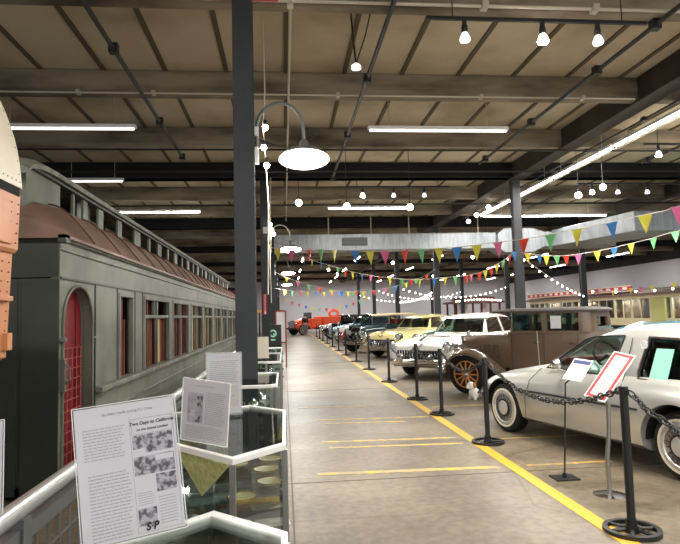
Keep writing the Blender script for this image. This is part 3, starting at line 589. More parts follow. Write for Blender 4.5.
MB().tube([(w*.14,h*.45,.002),(w*.2,h*.5,.002),(w*.28,h*.46,.002),(w*.36,h*.5,.002),(w*.42,h*.44,.002)], .003, 6).build('photo_curve', M['inkdark'], t)
rows(t, w*.5, w*.92, h*.3, h*.82, 18); rows(t, w*.1, w*.92, h*.06, h*.26, 7)
t, w, h = sheet('information_sign', 'taller white sign standing at the back of the second case', 'sign', (-.49,3.70,.955), (-.275,3.755,.955), (-.49,3.695,1.335))
rows(t, w*.25, w*.75, h*.92, h*.945, 1, name='printed_heading'); rows(t, w*.1, w*.92, h*.5, h*.88, 12)
MB().bx(w*.12,w*.9,h*.12,h*.46,.001,.0012).build('photo_panel', mat('pale_photo2', (216,206,204), .7), t)
MB().prism([(w*.34,h*.3),(w*.4,h*.42),(w*.46,h*.36),(w*.5,h*.42),(w*.44,h*.28),(w*.38,h*.24)], 'z', .0012, .0015).tube([(w*.42,h*.2,.002),(w*.8,h*.3,.002)], .002, 5).build('drawing', M['inkdark'], t)
MB().bx(0,w,0,.004,0,.1).build('easel_foot', M['acry'], t)
t, w, h = sheet('information_sign', 'sign cut off by the left edge, clipped above the railing', 'sign', (-1.12,1.8,.985), (-.853,1.88,.985), (-1.12,1.8,1.26))
rows(t, .03, w-.03, .03, h-.03, 14)
# stand signs by the silver car
def quadmid(a, b): return tuple((p+q)/2 for p, q in zip(a, b))
t, w, h = sheet('information_sign', 'small white and blue sign on the thin black stand beside the silver car', 'sign', (2.592,5.273,.906), (2.679,5.093,.891), (2.762,5.342,1.088), acry=False)
MB().bx(.01,w-.01,h*.76,h*.93,.001,.0014).build('photo_band', M['bluepr'], t); rows(t, .02, w-.02, h*.08, h*.7, 10, 'inkmid'); MB().bx(0,w,0,h,-.004,-.0012).build('backing', M['white'], t)
t = thing('sign_stand', 'thin black sign stand with flat rectangular base by the silver car', 'stand', (2.55,5.24,0))
MB().bx(-.11,.11,-.09,.09,0,.012).build('base', M['black'], t, bevel=.003); MB().cyl((0,0,.012),(0,0,.05),.018,n=10).cyl((0,0,.01),(.07,0.03,.86),.008,n=8).tube([(.07,.03,.86),(.085,-.03,.90)],.008,6).build('pole', M['black'], t)
t, w, h = sheet('information_sign', 'white sign with a red border on the curved chrome stand beside the silver car', 'sign', (2.548,4.805,.813), (2.624,4.612,.778), (2.892,4.867,1.178), acry=False)
MB().bx(.012,w-.012,.012,h-.012,.001,.0014).build('red_border', M['redb'], t); MB().bx(.04,w-.04,.04,h-.04,.0014,.0018).build('inner_page', M['paper'], t)
mb = MB(); dy = (h-.14)/26
for k in range(26): mb.bx(.05, w-.05-random.random()*.02, .06+dy*k, .06+dy*k+dy*.35, .0018, .0021)
mb.build('printed_text', mat('pink_print', (186, 104, 104), .7), t); MB().bx(.0,w,.0,h,-.004,-.0012).build('backing', M['white'], t)
t = thing('sign_stand', 'curved chrome sign stand with round base beside the silver car', 'stand', (2.68,4.72,0))
MB().lathe([(.13,0),(.13,.004),(.09,.014),(.03,.022),(.0,.022)], n=30).build('base', M['chrome'], t, smooth=True)
MB().tube([(0,0,.015),(.0,0,.3),(.03,0,.55),(.035,0,.75),(.02,.0,.8),(.0,.02,.88)], .018, 10).build('pole', M['alu'], t, smooth=True)

# ---------------------------------------------------------------- stanchions and chains
def stanchion(x, y, label, proto=[None]):
    if proto[0]: return dup(proto[0], (x,y,0), 0, label)
    t = thing('stanchion', label, 'stanchion', (x,y,0)); proto[0] = t
    b = MB().ring(.19, .155, .0, .03, n=36).cyl((0,0,0),(0,0,.045),.05,n=18)
    for k in range(6):
        a = PI/3*k; b.tube([(.04*math.cos(a),.04*math.sin(a),.022),(.165*math.cos(a),.165*math.sin(a),.016)], .014, 6)
    b.build('base', M['black'], t, smooth=True)
    MB().cyl((0,0,.03),(0,0,.98),.029,n=16).cyl((0,0,.045),(0,0,.09),.038,n=16).build('post', M['black'], t, smooth=True)
    MB().cyl((0,0,.975),(0,0,1.0),.032,n=16).tube([(.0,-.03,.965),(0,-.06,.98),(0,-.06,.95),(0,-.03,.94)],.007,6).build('cap', M['black'], t, smooth=True)
    return t
PY = [1.1, 3.93, 6.79, 8.8, 10.45, 13.27, 16.44, 19.32, 22.6, 25.6, 28.9, 32.5, 36, 39.5, 43]
PN = ['outside the frame', 'nearest in view, in front of the silver car door', 'second in view, by the silver car front wheel', 'third in view, by the brown car wheel', 'fourth in view, before the white car', 'fifth in view, at the white car bumper', 'sixth in view, before the cream car', 'seventh in view, by the black touring car']
for i, y in enumerate(PY):
    stanchion(2.38, y, 'black post with wheel base, '+PN[i] if i < 8 else 'small distant black post along the yellow line')
    if i >= 8: list(COL.objects)[-1]
for o in [o for o in COL.objects if o.get('label') == 'small distant black post along the yellow line']: o['group'] = 'distant barrier posts'
def chain(y0, y1, sag, label, m='black', fine=True, grp=None):
    mb = MB(); n = int((y1-y0)*(1.03)/(.052 if fine else .09)); P = []
    for k in range(n+1):
        s = k/n; P.append(Vector((2.38+.012*math.sin(k), y0+(y1-y0)*s, .965-4*sag*s*(1-s))))
    for k in range(n):
        c = (P[k]+P[k+1])/2; d = (P[k+1]-P[k]).normalized(); L = (P[k+1]-P[k]).length*.74; side = Vector((1,0,0)) if k % 2 else d.cross(Vector((1,0,0)))
        r = .021 if fine else .024
        pts = []
        for q in range(12):
            a = 2*PI*q/12; pts.append(c+d*(L*math.cos(a))+side*(r*math.sin(a)))
        mb.tube(pts, .0068 if fine else .0075, 6, closed=True)
    return tag(mb.build('barrier_chain', M[m], smooth=True), label, 'chain', grp)
chain(1.16, 3.87, .3, 'black chain running off to the right from the nearest post')
chain(3.99, 6.73, .24, 'black plastic chain in front of the silver car')
chain(6.85, 8.74, .2, 'black chain before the brown car wheel')
chain(8.86, 10.4, .18, 'black chain before the brown car radiator', fine=False); chain(10.5, 13.2, .3, 'black chain before the white car grille', fine=False)
for i in range(5, 9): chain(PY[i]+.06, PY[i+1]-.06, .3, 'small distant black chain between far posts', fine=False, grp='distant chains')

# ---------------------------------------------------------------- cars
def catmull(P, k):
    out = []; n = len(P)
    for i in range(n-1):
        p0, p1, p2, p3 = P[max(i-1,0)], P[i], P[i+1], P[min(i+2,n-1)]
        for j in range(k):
            t = j/k; out.append([.5*((2*b)+(-a+c)*t+(2*a-5*b+4*c-d)*t*t+(-a+3*b-3*c+d)*t**3) for a, b, c, d in zip(p0, p1, p2, p3)])
    out.append(list(P[-1])); return out
def body_loft(st, k=4):   # st: (x, zb, zt, w, zs, ws)
    rings = []
    for x, zb, zt, w, zs, ws in catmull(st, k):
        mid = zb+(zs-zb)*.5
        half = [(0,zb),(w*.86,zb),(w*.95,zb+.05),(w*.985,zb+(mid-zb)*.55),(w,mid),(w*.99,mid+(zs-mid)*.5),((w+ws)/2*1.0,zs-(zs-mid)*.16),(ws,zs),(ws*.8,zs+(zt-zs)*.6),(ws*.45,zs+(zt-zs)*.92),(0,zt)]
        rings.append([(x,y,z) for y, z in half]+[(x,-y,z) for y, z in reversed(half[1:-1])])
    return MB().loft(rings)
def glass_loft(rg, shrink=0, n=48, dz=0):
    rings = []
    for z, xf, xr, w, e in rg:
        xf -= shrink; xr += shrink; w -= shrink; c = (xf+xr)/2; a = (xf-xr)/2; r = []
        for k in range(n):
            t = 2*PI*k/n; ct, s_ = math.cos(t), math.sin(t)
            r.append((c+a*math.copysign(abs(ct)**(2/e), ct), w*math.copysign(abs(s_)**(2/e), s_), z+dz))
        rings.append(r)
    return MB().loft(rings)
def wheel(t, x, y, r, w, style, sd):    # sd=+1: outer face towards +y
    T = MB().lathe([(r*.62,-w/2),(r*.9,-w/2),(r*.985,-w*.36),(r,-w*.1),(r,w*.1),(r*.985,w*.36),(r*.9,w/2),(r*.62,w/2)], (x,y,r), 'y', 32).build('wheel', M['rubber'], t, smooth=True)
    f = y+sd*w/2
    if style in ('pacer', 'ww'): MB().ring(r*.79, r*.71, min(0,sd*.006), max(0,sd*.006), (x,f,r), 'y').build('whitewall', M['wwall'], T, smooth=True)
    if style == 'pacer':
        MB().lathe([(r*.70,0),(r*.69,sd*.008),(r*.6,sd*.012),(r*.55,-sd*.01),(.1,-sd*.02),(.09,sd*.02),(.05,sd*.03),(.0,sd*.032)], (x,f,r), 'y', 32).build('wheel_cover', M['wheelsilver'], T, smooth=True)
        mb = MB()
        for k in range(18):
            a = 2*PI*k/18; mb.cyl((x+.1*math.sin(a),f-sd*.003,r+.1*math.cos(a)),(x+r*.52*math.sin(a),f-sd*.003,r+r*.52*math.cos(a)),.006,n=6)
        mb.ring(.11,.085,min(0,sd*.015),max(0,sd*.015),(x,f,r),'y'); mb.build('wheel_slot', M['black'], T)
    elif style == 'ww':
        MB().lathe([(r*.6,0),(r*.58,sd*.02),(r*.3,sd*.03),(.0,sd*.045)], (x,f,r), 'y', 24).build('hubcap', M['chrome'], T, smooth=True)
    elif style in ('wood', 'wire'):
        m = M['spoke'] if style == 'wood' else M['wwall']; n = 12 if style == 'wood' else 18
        mb = MB()
        for k in range(n):
            a = 2*PI*k/n; mb.cyl((x+.04*math.sin(a),f+sd*.016,r+.04*math.cos(a)),(x+r*.66*math.sin(a),f+sd*.008,r+r*.66*math.cos(a)),.019 if n == 12 else .008,.013 if n == 12 else .006,n=6)
        mb.build('spokes', m, T); MB().ring(r*.7,r*.645,-.012,.012,(x,f,r),'y').build('rim', m, T, smooth=True)
        MB().lathe([(.065,0),(.06,sd*.03),(.03,sd*.06),(.0,sd*.065)], (x,f,r), 'y', 16).build('hubcap', M['chrome'], T, smooth=True)
        MB().lathe([(r*.61,-sd*.05),(.0,-sd*.05)], (x,f,r), 'y', 24).build('drum', M['interior'], T)
    return T
def seats(t, xs, w, z, m):
    for x in xs:
        for s in (-1, 1): MB().bx(x-.09,x+.03,s*w*.5-.25,s*w*.5+.25,z-.12,z+.24).build('seat', M[m], t, bevel=.05)
def steering(t, x, y, z, m='black'):
    mb = MB(); pts = [(x+.09*math.sin(a)*1.0, y+.18*math.cos(a), z+.16*math.sin(a)) for a in [2*PI*k/20 for k in range(20)]]
    mb.tube(pts, .012, 6, closed=True).cyl((x,y,z),(x+.25,y,z-.15),.02,n=8); mb.build('steering_wheel', M[m], t, smooth=True)
def side_glass(t, poly, yw, m='cglass'):
    for s in (-1, 1): MB().prism(poly, 'y', s*yw-.003, s*yw+.003).build('side_window', M[m], t)

# --- silver bubble-shaped compact (nearest)
H = Vector((-.264, .965, 0)); th = math.atan2(H.y, H.x)
t = thing('compact_car', 'silver bubble-shaped compact car with whitewall tyres, nearest on the right', 'car', (3.68, 7.60, 0), th); P = t
st = [(.70,.36,.52,.62,.50,.50),(.62,.28,.62,.74,.58,.62),(.45,.24,.71,.86,.66,.72),(.1,.22,.80,.93,.73,.78),(-.35,.2,.88,.95,.79,.80),(-.8,.2,.96,.965,.83,.82),(-1.3,.2,.95,.975,.86,.85),(-2.0,.2,.95,.98,.87,.86),(-2.8,.22,.96,.98,.88,.86),(-3.3,.26,.95,.93,.86,.80),(-3.55,.32,.86,.82,.78,.66),(-3.64,.42,.7,.7,.62,.5)]
b = body_loft(st).build('body', M['silver'], t, smooth=True)
cut = []
for x in (0, -2.54):
    for s in (-1, 1): cut.append(MB().cyl((x,s*.68,.31),(x,s*1.2,.31),.375,n=36))
carve(b, cut)
def well(t, x, r, zc, y0, y1):
    for s in (-1, 1):
        A = [PI*k/16 for k in range(17)]
        pts = [(x+r*math.cos(a_), zc+r*math.sin(a_)) for a_ in A]+[(x+(r-.012)*math.cos(a_), zc+(r-.012)*math.sin(a_)) for a_ in reversed(A)]
        MB().prism(pts, 'y', s*y0, s*y1).prism([(x+(r-.005)*math.cos(a_), zc+(r-.005)*math.sin(a_)) for a_ in A], 'y', s*(y0-.01), s*y0).build('wheel_well', M['tblack'], t)
for x in (0, -2.54): well(t, x, .376, .31, .69, .9)
rg = [(.84,-.55,-3.42,.84,5),(.96,-.74,-3.3,.82,5),(1.12,-1.02,-3.12,.765,5),(1.26,-1.3,-2.95,.70,5),(1.33,-1.5,-2.8,.62,4),(1.375,-1.75,-2.6,.45,3),(1.39,-2.0,-2.4,.2,2.5)]
g = glass_loft(rg).build('cabin_shell', M['silver'], t, smooth=True)
w1 = [(-.80,.88),(-1.30,1.215),(-1.42,1.25),(-1.82,1.27),(-1.76,.87)]; w2 = [(-2.12,1.26),(-2.07,.93),(-2.088,.86),(-2.95,.86),(-2.98,.95),(-2.8,1.24)]
carve(g, [glass_loft(rg[:5], .045, dz=-.03), MB().prism(w1, 'y', -1.2, 1.2), MB().prism(w2, 'y', -1.2, 1.2),
          MB().prism([(-.70,.96),(.70,.96),(.58,1.24),(-.58,1.24)], 'x', -1.5, .2), MB().prism([(-.66,.98),(.66,.98),(.54,1.22),(-.54,1.22)], 'x', -3.8, -2.85)])
def slant_glass(t, poly, m='cglass', y0=.80, y1=.66, z0=.87, z1=1.27):
    for s in (-1, 1):
        f = lambda z: s*(y0+(y1-y0)*(z-z0)/(z1-z0)-.015)
        MB().add([(x,f(z),z) for x, z in poly]+[(x,f(z)-s*.004,z) for x, z in poly], [tuple(range(len(poly))), tuple(range(2*len(poly)-1,len(poly)-1,-1))]).build('side_window', M[m], t)
slant_glass(t, w1, y0=.845, y1=.70); slant_glass(t, w2, 'dglass', y0=.845, y1=.70)
MB().add([(-.74,-.7,.96),(-.74,.7,.96),(-1.24,.58,1.24),(-1.24,-.58,1.24)], [(0,1,2,3)]).build('windscreen', M['cglass'], t)
def outline(poly, y0, y1, z0, z1, r, m, nm):
    for s in (-1, 1):
        pts = []
        for i, (x, z) in enumerate(poly):
            x2, z2 = poly[(i+1) % len(poly)]
            for q in range(4): zz = z+(z2-z)*q/4; pts.append((x+(x2-x)*q/4, s*(y0+(y1-y0)*(zz-z0)/(z1-z0)), zz))
        MB().tube(pts, r, 6, closed=True).build(nm, m, t, smooth=True)
outline(w1, .855, .705, .87, 1.27, .010, M['black'], 'window_seal'); outline(w2, .855, .705, .87, 1.27, .014, M['chrome'], 'window_trim')
mb = MB()
for s in (-1, 1): mb.tube([(-.36,s*.957,.585),(-.8,s*.97,.588),(-1.3,s*.98,.59),(-2.16,s*.983,.592)], .011, 6).tube([(-2.93,s*.975,.6),(-3.3,s*.935,.605),(-3.5,s*.86,.61)], .011, 6)
mb.build('side_stripe', M['black'], t)
mb = MB()
for s in (-1, 1):
    mb = MB().tube([(-.52,s*.966,.24),(-.52,s*.972,.5),(-.60,s*.955,.72),(-.72,s*.86,.87)], .004, 5); mb.build('door_seam', M['black'], t); MB().tube([(-1.98,s*.98,.24),(-1.98,s*.985,.55),(-1.95,s*.96,.76),(-1.93,s*.86,.88),(-1.93,s*.72,1.25)], .004, 5).build('door_seam', M['black'], t)
for s in (-1, 1):
    MB().bx(-1.86,-1.72,s*.955-.02,s*.955+.02,.70,.76).build('door_handle', M['black'], t, bevel=.01)
    MB().sph((-1.12,s*.99,.95), .06, 10).cyl((-1.12,s*.97,.9),(-1.12,s*.84,.86),.016,n=8).build('mirror', M['chrome'], t, smooth=True)
    MB().lathe([(.085,-.02),(.085,.02),(.06,.03),(.0,.035)], (.6,s*.55,.52), 'x', 20).build('headlight', M['lens'], t, smooth=True)
wheel(t, 0, .80, .31, .19, 'pacer', 1); wheel(t, -2.54, .80, .31, .19, 'pacer', 1); wheel(t, 0, -.80, .31, .19, 'pacer', -1); wheel(t, -2.54, -.80, .31, .19, 'pacer', -1)
MB().tube([(.45,.86,.42),(.62,.82,.42),(.74,.6,.42),(.76,0,.42),(.74,-.6,.42),(.62,-.82,.42),(.45,-.86,.42)], .05, 8).build('front_bumper', M['chrome'], t, smooth=True)
MB().tube([(-3.4,.86,.45),(-3.6,.8,.45),(-3.72,.5,.45),(-3.72,-.5,.45),(-3.6,-.8,.45),(-3.4,-.86,.45)], .05, 8).build('rear_bumper', M['chrome'], t, smooth=True)
seats(t, (-1.75, -2.6), .8, .95, 'burg'); steering(t, -1.25, .38, 1.02)
MB().bx(-1.0,-.85,-.68,.68,.9,1.0).build('dashboard', M['burg'], t, bevel=.03)
MB().bx(-2.4,-1.2,-.1,.1,.9,.98).build('console', M['interior'], t)
for i, (x, y, m) in enumerate(((-1.4,-.3,'turq'),(-1.55,-.1,'wpaint'),(-1.3,-.45,'creamp'),(-2.35,.2,'turq'))): MB().sph((x,y,1.06),.09,8).build('interior_clutter', M[m], t, smooth=True)
MB().cyl((-.15,.42,.84),(-.13,.42,1.28),.006,n=6).build('antenna', M['alu'], t)
MB().tube([(-.66,.55,.965),(-.72,.2,.985),(-.74,-.1,.985)], .008, 6).build('wiper', M['black'], t)
MB().add([(-2.2,.845,.88),(-2.4,.845,.88),(-2.43,.765,1.16),(-2.24,.765,1.16)], [(0,1,2,3)]).build('window_notice', M['teal_paper'], t)
MB().ring(.045,.03,0,.006,(-2.088,.755,1.19),'y').build('window_sticker', M['white'], t)

# --- vintage sedan builder
def vintage(label, paint, fender, roofm, style, loc, th, name='vintage_sedan', L=2.9, open_top=False, scale=1, soft=None):
    t = thing(name, label, 'car', loc, th); t.scale = (scale,)*3
    B = MB()
    # hood
    rg = []
    for x, w, zt in ((.30,.27,1.06),(.0,.32,1.09),(-.5,.42,1.12),(-.82,.56,1.15)):
        half = [(0,.5),(w,.5),(w+.01,.75),(w,.98),(w*.85,zt-.05),(w*.5,zt-.01),(0,zt)]
        rg.append([(x,y,z) for y, z in half]+[(x,-y,z) for y, z in reversed(half[1:-1])])
    B.loft(rg); B.build('hood', M[paint], t, smooth=True)
    for s in (-1, 1):
        mb = MB()
        for k in range(9): mb.bx(-.08-.06*k-.012,-.08-.06*k+.012,s*(.345+.013*k)-.012,s*(.345+.013*k)+.012,.68,.92)
        mb.build('hood_louver', M[paint], t)
    S = []
    for x, w in ((-.8,.60),(-.9,.66),(-1.5,.70),(-2.1,.70),(-2.3,.67),(-2.48,.56)):
        S.append([(x,y,z) for y, z in ((-w*.94,.42),(w*.94,.42),(w,.6),(w,1.0),(w*.97,1.17),(-w*.97,1.17),(-w,1.0),(-w,.6))])
    MB().loft(S).build('body', M[paint], t, smooth=True)
    mb = MB()
    for s in (-1, 1):
        mb.tube([(-.82,s*.63,1.15),(-1.5,s*.70,1.165),(-2.3,s*.675,1.165)], .014, 6)
    mb.build('belt_moulding', M[fender], t)
    for s in (-1, 1):
        for x in (-.92,-1.51,-2.1): MB().bx(x-.003,x+.003,s*.703-.004,s*.703+.004,.5,1.14).build('door_seam', M['black'], t)
    for s in (-1, 1): MB().bx(-1.46,-1.34,s*.70,s*.74,.98,1.0).bx(-2.08,-1.96,s*.70,s*.74,.98,1.0).build('door_handle', M['chrome'], t)
    if not open_top:
        rg = [(1.15,-.80,-2.32,.64,8),(1.3,-.82,-2.32,.64,8),(1.52,-.84,-2.3,.63,8)]
        c = glass_loft(rg).build('cabin_frame', M[paint], t, smooth=True)
        a = [(-.92,1.19),(-.92,1.495),(-1.46,1.495),(-1.46,1.19)]; bq = [(-1.56,1.19),(-1.56,1.495),(-2.1,1.495),(-2.1,1.19)]
        carve(c, [glass_loft(rg, .05), MB().prism(a,'y',-1,1), MB().prism(bq,'y',-1,1), MB().bx(-1.0,-.6,-.52,.52,1.2,1.46), MB().bx(-2.6,-2.15,-.3,.3,1.25,1.42)])
        for q in (a, bq): side_glass(t, q, .62)
        MB().bx(-.835,-.83,-.52,.52,1.2,1.46).build('windscreen', M['cglass'], t)
        R = [(1.515,-.46,-2.36,.67,8),(1.545,-.44,-2.37,.68,8),(1.58,-.5,-2.32,.64,6),(1.6,-.8,-2.1,.45,4)]
        glass_loft(R).build('roof', M[roofm], t, smooth=True)
        MB().bx(-2.1,-1.98,-.5,.5,1.0,1.34).build('seat', M['interior'], t, bevel=.04)
        MB().bx(-1.4,-1.28,-.5,.5,1.0,1.34).build('seat', M['interior'], t, bevel=.04); steering(t, -1.1, .3, 1.12)
    else:
        MB().bx(-1.0,-.97,-.55,.55,1.15,1.18).bx(-1.0,-.97,-.55,.55,1.45,1.48).bx(-1.0,-.97,-.57,-.54,1.15,1.48).bx(-1.0,-.97,.54,.57,1.15,1.48).build('windscreen_frame', M['chrome'], t)
        MB().bx(-.99,-.98,-.54,.54,1.18,1.45).build('windscreen', M['cglass'], t)
        R = [(1.5,-.8,-2.7,.6,8),(1.56,-.85,-2.65,.58,6),(1.6,-1.2,-2.4,.4,4)]
        glass_loft(R).build('canvas_top', M[soft or 'tan'], t, smooth=True)
        mb = MB()
        for s in (-1, 1):
            for x in (-1.7,-2.55): mb.cyl((x,s*.62,1.1),(x-.05,s*.56,1.52),.012,n=6)
        mb.build('top_bow', M['black'], t)
        MB().bx(-2.3,-2.1,-.5,.5,1.0,1.34).bx(-1.5,-1.38,-.5,.5,1.0,1.34).build('seat', M['burg'], t, bevel=.04)
    # fenders
    for s in (-1, 1):
        for nm, pts in (('front_fender', [(.44,.42),(.38,.62),(.22,.77),(0,.82),(-.25,.77),(-.5,.62),(-.75,.42),(-.95,.33)]), ('rear_fender', [(-1.8,.33),(-2.0,.42),(-2.2,.66),(-2.4,.78),(-2.6,.82),(-2.8,.77),(-2.98,.62),(-3.06,.42)])):
            P2 = catmull(pts, 3); rings = []
            for x, z in P2: rings.append([(x,s*.5,z-.05),(x,s*.5,z+.02),(x,s*.62,z+.035),(x,s*.76,z+.02),(x,s*.84,z-.03),(x,s*.85,z-.08),(x,s*.82,z-.05),(x,s*.74,z-.01),(x,s*.6,z-.01)])
            MB().loft(rings).build(nm, M[fender], t, smooth=True)
        MB().bx(-1.85,-.9,s*.7-.14 if s > 0 else s*.7-.14,s*.7+.14,.29,.33).build('running_board', M['black'], t)
        h = MB().lathe([(.0,-.12),(.07,-.1),(.105,-.02),(.11,.03),(.1,.035)], (.38,s*.36,.82), 'x', 20).build('headlight', M['chrome'], t, smooth=True)
        MB().lathe([(.098,.03),(.06,.045),(.0,.05)], (.38,s*.36,.82), 'x', 20).build('lens', M['lens'], h, smooth=True)
    MB().bx(.29,.35,-.30,.30,.5,1.08).build('radiator_shell', M['chrome'], t, bevel=.03)
    mb = MB().bx(.345,.36,-.25,.25,.53,1.02); mb.build('radiator_grille', M['grille'], t)
    MB().cyl((.32,0,1.08),(.32,0,1.13),.03,n=10).sph((.32,0,1.15),.03,8).build('radiator_cap', M['chrome'], t, smooth=True)
    MB().cyl((.4,-.5,.82),(.4,.5,.82),.014,n=8).build('lamp_bar', M['chrome'], t)
    MB().tube([(.6,-.8,.47),(.68,-.5,.47),(.69,0,.47),(.68,.5,.47),(.6,.8,.47)], .03, 8).tube([(.6,-.8,.39),(.68,-.5,.39),(.69,0,.39),(.68,.5,.39),(.6,.8,.39)], .025, 8).bx(.3,.68,-.36,-.32,.38,.46).bx(.3,.68,.32,.36,.38,.46).build('front_bumper', M['chrome'], t, smooth=True)
    MB().bx(-3.0,.35,-.4,.4,.3,.45).build('chassis', M['interior'], t)
    r = .37
    for x in (0, -2.6):
        for s in (-1, 1): wheel(t, x, s*.70, r, .12, style, s)
    MB().cyl((0,-.7,.37),(0,.7,.37),.03,n=8).cyl((-2.6,-.7,.37),(-2.6,.7,.37),.03,n=8).build('axle', M['interior'], t)
    return t
a = math.radians(46); Hd = Vector((-math.cos(a), math.sin(a), 0)); lf = Vector((-Hd.y, Hd.x, 0))
r0 = Vector((3.44,10.87,0))-lf*.76
BS = vintage('taupe brown vintage sedan with orange wooden spoke wheels, behind the silver car', 'brown', 'brown', 'brownroof', 'wood', r0, math.atan2(Hd.y, Hd.x))
MB().bx(-1.80,-1.62,.628,.634,1.23,1.45).build('window_notice', M['paper'], BS)

# --- fifties car builder
def fifties(label, paint, roofm, nose, th, name='fifties_sedan', ragtop=False, fins=True, scale=1, hoodsign=False):
    hd = Vector((math.cos(th), math.sin(th), 0)); loc = Vector((nose[0], nose[1], 0))-hd*.95
    t = thing(name, label, 'car', loc, th); t.scale = (scale,)*3
    st = [(.86,.34,.78,.78,.72,.62),(.78,.28,.86,.9,.78,.72),(.5,.24,.95,.96,.86,.78),(-.2,.24,1.01,.98,.9,.80),(-.95,.24,1.04,.98,.92,.82),(-1.6,.24,1.0,.98,.93,.86),(-2.8,.24,1.0,.98,.92,.86),(-3.5,.26,1.0,.98,.92,.80),(-4.1,.3,.92,.92,.88,.72),(-4.35,.4,.78,.8,.74,.6)]
    b = body_loft(st, 3).build('body', M[paint], t, smooth=True); cut = []
    for x in (0, -3.05):
        for s in (-1, 1): cut.append(MB().cyl((x,s*.7,.35),(x,s*1.2,.35),.40,n=28))
    carve(b, cut)
    for x in (0, -3.05): well(t, x, .401, .35, .71, .9)
    w1 = [(-1.2,1.03),(-1.45,1.4),(-2.0,1.42),(-2.0,1.03)]; w2 = [(-2.1,1.03),(-2.1,1.42),(-2.65,1.4),(-2.95,1.03)]
    if not ragtop:
        rg = [(.95,-.85,-3.45,.84,6),(1.05,-.98,-3.3,.80,6),(1.25,-1.2,-3.05,.73,6),(1.42,-1.42,-2.85,.66,6),(1.48,-1.55,-2.7,.56,4),(1.53,-1.9,-2.4,.3,3)]
        c = glass_loft(rg).build('cabin_shell', M[roofm], t, smooth=True)
        carve(c, [glass_loft(rg[:4], .045, dz=-.02), MB().prism(w1,'y',-1.2,1.2), MB().prism(w2,'y',-1.2,1.2), MB().prism([(-.70,1.04),(.70,1.04),(.58,1.39),(-.58,1.39)],'x',-1.6,0), MB().prism([(-.62,1.06),(.62,1.06),(.5,1.36),(-.5,1.36)],'x',-4,-2.9)])
        slant_glass(t, w1, y0=.815, y1=.67, z0=1.03, z1=1.42); slant_glass(t, w2, y0=.815, y1=.67, z0=1.03, z1=1.42)
    else:
        MB().tube([(-1.0,-.74,1.0),(-1.3,-.66,1.32),(-1.32,0,1.36),(-1.3,.66,1.32),(-1.0,.74,1.0)], .022, 8).build('windscreen_frame', M['black'], t, smooth=True)
        MB().bx(-2.4,-2.15,-.6,.6,1.0,1.2).build('folded_top', M['black'], t, bevel=.04)
    MB().add([(-.99,-.72,1.04),(-.99,.72,1.04),(-1.36,.6,1.38),(-1.36,-.6,1.38)], [(0,1,2,3)]).build('windscreen', M['cglass'], t)
    seats(t, (-2.0, -2.8), .8, 1.05, 'interior'); steering(t, -1.5, .35, 1.12)
    mb = MB().bx(.84,.9,-.62,.62,.46,.68)
    mb.build('grille', M['grille'], t, bevel=.02)
    mb = MB()
    for k in range(5): mb.tube([(.86,-.66,.48+.045*k),(.93,0,.48+.045*k),(.86,.66,.48+.045*k)], .008, 6)
    for k in range(17): mb.bx(.885,.905,-.6+.075*k-.008,-.6+.075*k+.008,.46,.68)
    mb.build('grille_bar', M['chrome'], t)
    MB().tube([(.45,.98,.42),(.75,.97,.42),(.95,.75,.42),(1.0,.3,.42),(1.0,-.3,.42),(.95,-.75,.42),(.75,-.97,.42),(.45,-.98,.42)], .065, 10).sph((1.02,.42,.5),.085,10,1.3).sph((1.02,-.42,.5),.085,10,1.3).build('front_bumper', M['chrome'], t, smooth=True)
    MB().tube([(-4.1,.95,.45),(-4.4,.85,.45),(-4.5,.3,.45),(-4.5,-.3,.45),(-4.4,-.85,.45),(-4.1,-.95,.45)], .06, 8).build('rear_bumper', M['chrome'], t, smooth=True)
    for s in (-1, 1):
        h = MB().ring(.12,.095,-.06,.05,(.84,s*.76,.72),'z',20) if False else MB().lathe([(.125,-.12),(.13,.02),(.115,.05),(.1,.03)], (.82,s*.76,.76), 'x', 22)
        h = h.build('headlight', M['chrome'], t, smooth=True); MB().lathe([(.1,.02),(.06,.05),(.0,.06)], (.82,s*.76,.76), 'x', 20).build('lens', M['lens'], h, smooth=True)
        MB().tube([(.6,s*.975,.62),(-.4,s*.99,.62),(-1.8,s*.992,.60),(-3.9,s*.955,.60)], .012, 6).build('side_trim', M['chrome'], t)
    MB().tube([(.8,0,.9),(.5,0,1.0),(.3,0,1.02)], [.03,.018,.008], 8).prism([(.9,.78),(.9,.74)] and [(-.12,.84),(0,.74),(.12,.84),(.08,.84),(0,.77),(-.08,.84)], 'x', .84, .87).build('hood_ornament', M['chrome'], t, smooth=True)
    for x in (0, -3.05):
        for s in (-1, 1): wheel(t, x, s*.80, .35, .18, 'ww', s)
    if hoodsign:
        MB().add([(.25,.05,1.015),(.25,.4,1.0),(-.05,.4,1.06),(-.05,.05,1.07)], [(0,1,2,3)]).build('hood_notice', mat('grey_notice', (190,186,190), .6), t); MB().add([(-.05,.08,1.075),(-.05,.38,1.065),(-.0,.38,1.056),(-.0,.08,1.066)], [(0,1,2,3)]).build('notice_heading', M['black'], t)
    return t
R_ = math.radians
fifties('white fifties sedan with chrome grille, facing the aisle left of the brown sedan', 'wpaint', 'wpaint', (3.1,13.5), R_(180+44), hoodsign=True)
fifties('dark green convertible between the white and the cream cars', 'greenp', 'greenp', (4.7,18.0), R_(180+44), 'fifties_convertible', ragtop=True)
fifties('pale cream yellow fifties sedan in the middle of the row', 'creamp', 'creamp', (3.3,20.2), R_(180+42))
rr = Vector((3.25,24.0,0))
vintage('dark teal vintage touring car with tan canvas top and pale wire wheels', 'tealp', 'blackp', 'blackp', 'wire', rr, R_(180+30), 'touring_car', open_top=True)
vintage('rust red vintage sedan with red fenders farther down the row', 'tealp', 'redp', 'blackp', 'wire', (3.5,27.4,0), R_(180+40))
